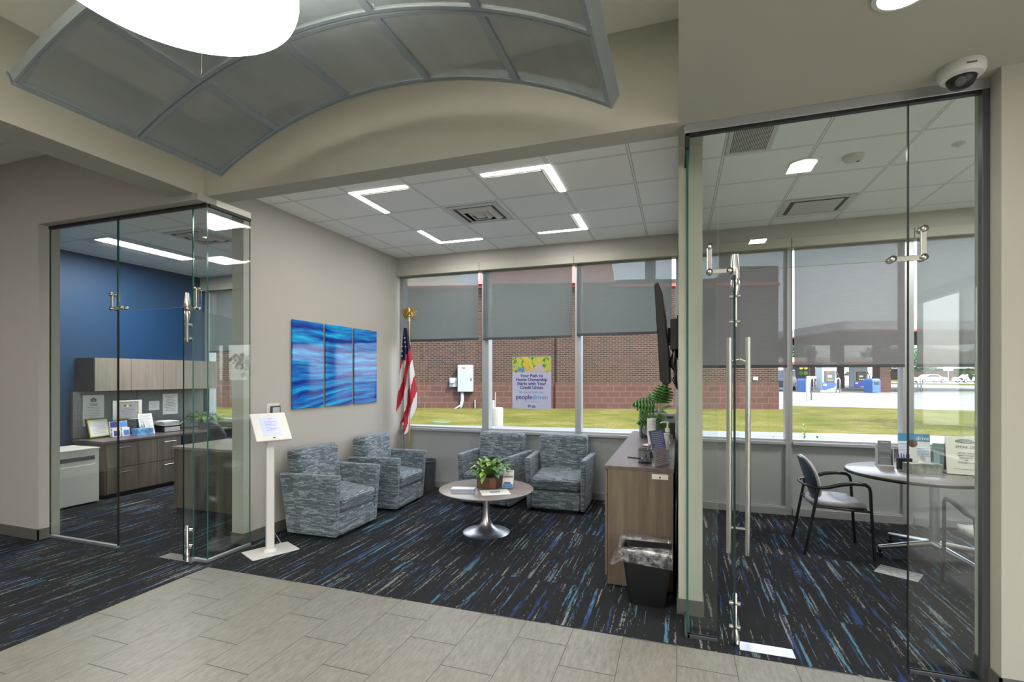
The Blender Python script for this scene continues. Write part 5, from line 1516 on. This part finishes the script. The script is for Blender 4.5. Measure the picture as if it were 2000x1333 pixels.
def pump(u, w, lab, sc_=1.0, yaw=0):
    t = T('fuel_pump', lab, 'fuel pump', at(u, w), YAW + R(yaw), 'fuel pumps of the filling station')
    t.scale = (sc_, 1, 1)
    B().box(-.75, .75, -.5, .5, -.02, .15).build('island', M_['concrete'], t)
    B().box(-.55, .55, -.35, .35, .15, 2.2).build('pump_body', M_['ebox'], t, bevel=.04)
    B().box(-.50, .54, -.37, -.35, .18, .68).build('blue_panel', M_['pumpblue'], t)
    B().prism([(-.20, .18), (.54, .18), (.54, .55), (.3, .30), (.0, .21)], 'y', -.376, -.37).build('white_swoosh', M_['white'], t)
    B().box(-.36, .38, -.40, -.35, .72, 1.55).build('control_panel', M_['dkgrey'], t, bevel=.03)
    B().box(-.16, .14, -.41, -.40, 1.05, 1.22).build('display', M_['panel'], t)
    B().box(-.30, -.08, -.41, -.40, 1.36, 1.52).build('red_badge', M_['red'], t)
    B().box(-.45, -.22, -.378, -.37, .46, .60).build('badge', M_['white'], t)
    for k, x in enumerate((-.12, .02, .16)): B().cyl((x, -.41, .86), (x, -.40, .86), .04, None, 10).build('grade_button', M_['gold'], t)
    B().tube([(.50, -.38, 1.5), (.62, -.45, 1.1), (.60, -.45, .5), (.54, -.40, .3)], .03, 8).build('hose', M_['black'], t, smooth=True)
    return t
pump(1614, 36, 'blue and white fuel pump with a dark control panel, leftmost in the station')
pump(1676, 44, 'blue and white fuel pump left of the blue bin and brick column', 1.15)
pump(1768, 37, 'fuel pump standing right of the brick column, partly hidden by the window mullion', 1.0, 60)
def bin_(u, w, lab):
    t = T('blue_bin', lab, 'bin', at(u, w), YAW + R(12), 'blue station waste bins')
    b = B(); loftr(b, [ring(.36, .36, 0, .05, 4), ring(.36, .36, .85, .05, 4), ring(.30, .30, .98, .08, 4)]); b.f.append([len(b.v) - 20 + i for i in range(20)]); b.m.append(0)
    b.build('bin_body', M_['bluebin'], t)
    B().box(-.22, .22, -.375, -.35, .55, .75).build('bin_opening', M_['black'], t, bevel=.01)
bin_(1703, 35, 'large blue waste bin in front of the brick canopy column')
bin_(1571, 37, 'blue waste bin behind the white post, left of the fuel pumps')
for (u, w, lab) in [(1637, 34.5, 'bent steel guard hoop right of the first fuel pump'), (1586, 35.5, 'bent steel guard hoop left of the first fuel pump'), (1796, 36, 'bent steel guard hoop at the far right of the station')]:
    t = T('guard_hoop', lab, 'bollard', at(u, w), YAW, 'steel guard hoops')
    B().tube([(-.12, 0, 0), (-.12, 0, .85), (-.08, 0, .97), (0, 0, 1.01), (.08, 0, .97), (.12, 0, .85), (.12, 0, 0)], .045, 10).build('hoop_tube', M_['silver'], t, smooth=True)
t = T('white_post', 'white square post with a side box standing on the station paving', 'post', at(1579, 23.5), YAW)
B().box(-.10, .02, -.06, .06, 0, 1.15).build('post_shaft', M_['white'], t, bevel=.01)
B().box(-.1, .35, -.05, .05, 1.03, 1.16).build('cross_arm', M_['ebox'], t)
B().tube([(.14, 0, 0), (.14, 0, .35), (.08, 0, .45)], .03, 8).build('side_pipe', M_['dkgrey'], t)
t = T('shop_building', 'pale filling station shop with a red stripe behind the pumps', 'building', at(1640, 64), YAW)
B().box(-8, 5, 0, 6, 0, 3.6).build('wall', PB('beige_render', (.55, .48, .38), .8), t)
B().box(-8.02, 5.02, -.06, 6, 2.5, 3.0).build('red_stripe', M_['red'], t)
for i in range(4): B().box(-7 + i * 2.9, -5.2 + i * 2.9, -.03, 0, .5, 2.2).build('shop_window', PB('shop_glass', (.08, .09, .1), .15), t)
t = T('display_stand', 'dark merchandise stand with yellow and green round signs and purple base', 'stand', at(1558, 48), YAW)
B().box(-.9, .9, -.3, .3, .7, 2.3).build('rack', M_['dkgrey'], t)
B().box(-.6, .5, -.35, -.3, 0, .7).build('purple_base', PB('purple_enamel', (.12, .05, .16), .6), t)
for (x, z, m) in ((.15, 2.0, 'gold'), (.6, 2.0, 'gold'), (.15, 1.45, 'leaf'), (.6, 1.45, 'leafL')): B().cyl((x, -.34, z), (x, -.3, z), .2, None, 16).build('round_sign', M_[m], t)
def car(u, w, lab, col, yaw=0, h=1.45, L=4.6, grp=None):
    t = T('car', lab, 'car', at(u, w, .39), YAW + R(yaw), grp)
    prof = [(-.5, .18), (-.5, .52), (-.46, .62), (-.26, .66), (-.14, .98), (.16, 1.0), (.30, .68), (.47, .60), (.5, .45), (.5, .18)]
    B().prism([(x * L, z * h) for x, z in prof], 'y', -.85, .85).build('car_body', PB('car_paint_' + str(u), col, .25, .3), t, bevel=.06)
    B().prism([(-.23 * L, .68 * h), (-.13 * L, .93 * h), (.15 * L, .94 * h), (.27 * L, .69 * h)], 'y', -.865, .865).build('side_windows', M_['black'], t)
    for x in (-.31, .31):
        for y in (-.87, .67):
            B().cyl((x * L, y, .32), (x * L, y + .2, .32), .33, None, 20).cyl((x * L, y - .01, .32), (x * L, y + .21, .32), .18, None, 14, 1).build('wheel', [M_['black'], M_['silver']], t, smooth='auto')
car(1815, 90, 'silver saloon on the road, the left of the two passing cars', (.6, .63, .66), 0, 1.5, 5.4, 'cars passing on the road')
car(1895, 88, 'pale grey car on the road at the right edge of the window', (.5, .55, .62), 0, 1.5, 5.2, 'cars passing on the road')
car(1527, 40, 'dark car parked at the station beside the brick building corner', (.03, .04, .06), 55, 1.7, 4.8)
car(1652, 57, 'white pickup parked behind the fuel pumps', (.6, .62, .62), 8, 1.8, 5)

def blob_tree(x, y, h, r, lab, m='leafD', z0=.45, seed=1, name='tree', grp=None, low=False):
    t = T(name, lab, 'tree', (x, y, z0), 0, grp)
    rr = random.Random(seed)
    B().cyl((0, 0, 0), (0, 0, h * .6), r * .08, r * .05, 10).build('trunk', PB('bark', (.08, .06, .045), .9) if 'bark' not in bpy.data.materials else bpy.data.materials['bark'], t)
    b = B()
    for i in range(1500):
        d = Vector((rr.gauss(0, 1), rr.gauss(0, 1), rr.gauss(0, 1))).normalized() * (rr.random() ** .4)
        p = Vector((d.x * r, d.y * r, h * .62 + d.z * h * .38))
        q = Vector((rr.uniform(-1, 1), rr.uniform(-1, 1), rr.uniform(-1, 1))).normalized(); k = q.orthogonal().normalized(); s_ = r * rr.uniform(.06, .12)
        b.add([p - q * s_, p + k * s_ * .5, p + q * s_, p - k * s_ * .5], [(0, 1, 2, 3)])
    b.build('foliage', M_[m], t)
    return t
for i, (u, w, h, r) in enumerate([(1722, 122, 9, 4.5), (1768, 152, 10, 5), (1806, 122, 9, 4.2), (1846, 160, 10, 6), (1905, 165, 10, 6), (1935, 120, 9, 4.5), (1540, 120, 10, 6)]):
    x, y, _ = at(u, w)
    blob_tree(x, y, h, r, 'leafy dark tree in the row beyond the road', seed=i, grp='trees beyond the road')
t = T('house', 'low brick house beyond the road behind the passing cars', 'building', at(1862, 140, .45), YAW)
B().box(-12, 12, 0, 8, 0, 3.2).build('wall', M_['brick'], t)
B().hexa([(-12.5, -.5, 3.2), (12.5, -.5, 3.2), (12.5, 8.5, 3.2), (-12.5, 8.5, 3.2), (-9, 3.8, 5.6), (9, 3.8, 5.6), (9, 4.2, 5.6), (-9, 4.2, 5.6)]).build('roof', M_['dkgrey'], t)
t = T('street_sign', 'thin roadside sign on a pole beside the road', 'sign', at(1852, 70, .46), YAW)
B().cyl((0, 0, 0), (0, 0, 2.7), .06, None, 8).build('pole', M_['ebox'], t)
B().box(-.7, .7, -.03, .03, 1.9, 2.6).build('sign_panel', M_['white'], t)
# near tree with a low branch at the right
t = T('tree', 'brown green leafy branch hanging into the far right of the office window', 'tree', (7.6, 13.2, .42))
rr = random.Random(21)
B().cyl((0, 0, 0), (0, 0, 3.2), .12, .08, 12).tube([(0, 0, 1.6), (-.8, -.3, 1.9), (-1.5, -.6, 1.62), (-2.0, -.75, 1.35)], [.05, .035, .02, .008], 8).build('trunk', bpy.data.materials['bark'], t, smooth=True)
b = B()
for i in range(170):
    q = rr.random()
    p = Vector((-1.2 - .85 * q + rr.uniform(-.2, .2), -.45 - .3 * q + rr.uniform(-.3, .3), 1.75 - .45 * q + rr.uniform(-.28, .25)))
    b.leaf(p, (rr.uniform(-1, 1), rr.uniform(-1, 1), rr.uniform(-.8, .2)), .13, .08, .3, 3, rr.randrange(2))
for i in range(900):
    d = Vector((rr.gauss(0, 1), rr.gauss(0, 1), rr.gauss(0, 1))).normalized() * (rr.random() ** .4)
    b.leaf(Vector((.5 + d.x * 1.4, d.y * 1.5, 3.3 + d.z * 1.0)), (rr.uniform(-1, 1), rr.uniform(-1, 1), rr.uniform(-.8, .2)), .15, .09, .3, 2, rr.randrange(2))
b.build('foliage', [PB('bronze_leaf', (.10, .07, .035), .6), M_['leafD']], t)
# weeds along the ledge
for k, (u, lab) in enumerate([(1571, 'tallest green weed sprouting behind the window sill in the meeting office'), (1596, 'tiny green weed right of the taller one behind the meeting office sill'), (1510, 'low green weed behind the window sill near the glass door handle')]):
    w = 6.05
    p = at(u, w, .78)
    t = T('weed', lab, 'plant', p)
    hh = (.20, .06, .05)[k]
    b = B().tube([(0, 0, 0), (.01, 0, hh * .6), (0, 0, hh)], .0025, 5)
    rr = random.Random(k)
    for i in range((14, 6, 5)[k]): b.leaf((0, 0, hh * (i + 1) / 15 if k == 0 else hh * .6), (rr.uniform(-1, 1), rr.uniform(-1, 1), .5), .04, .025, .3, 3)
    b.build('leaves', M_['leafL'], t)
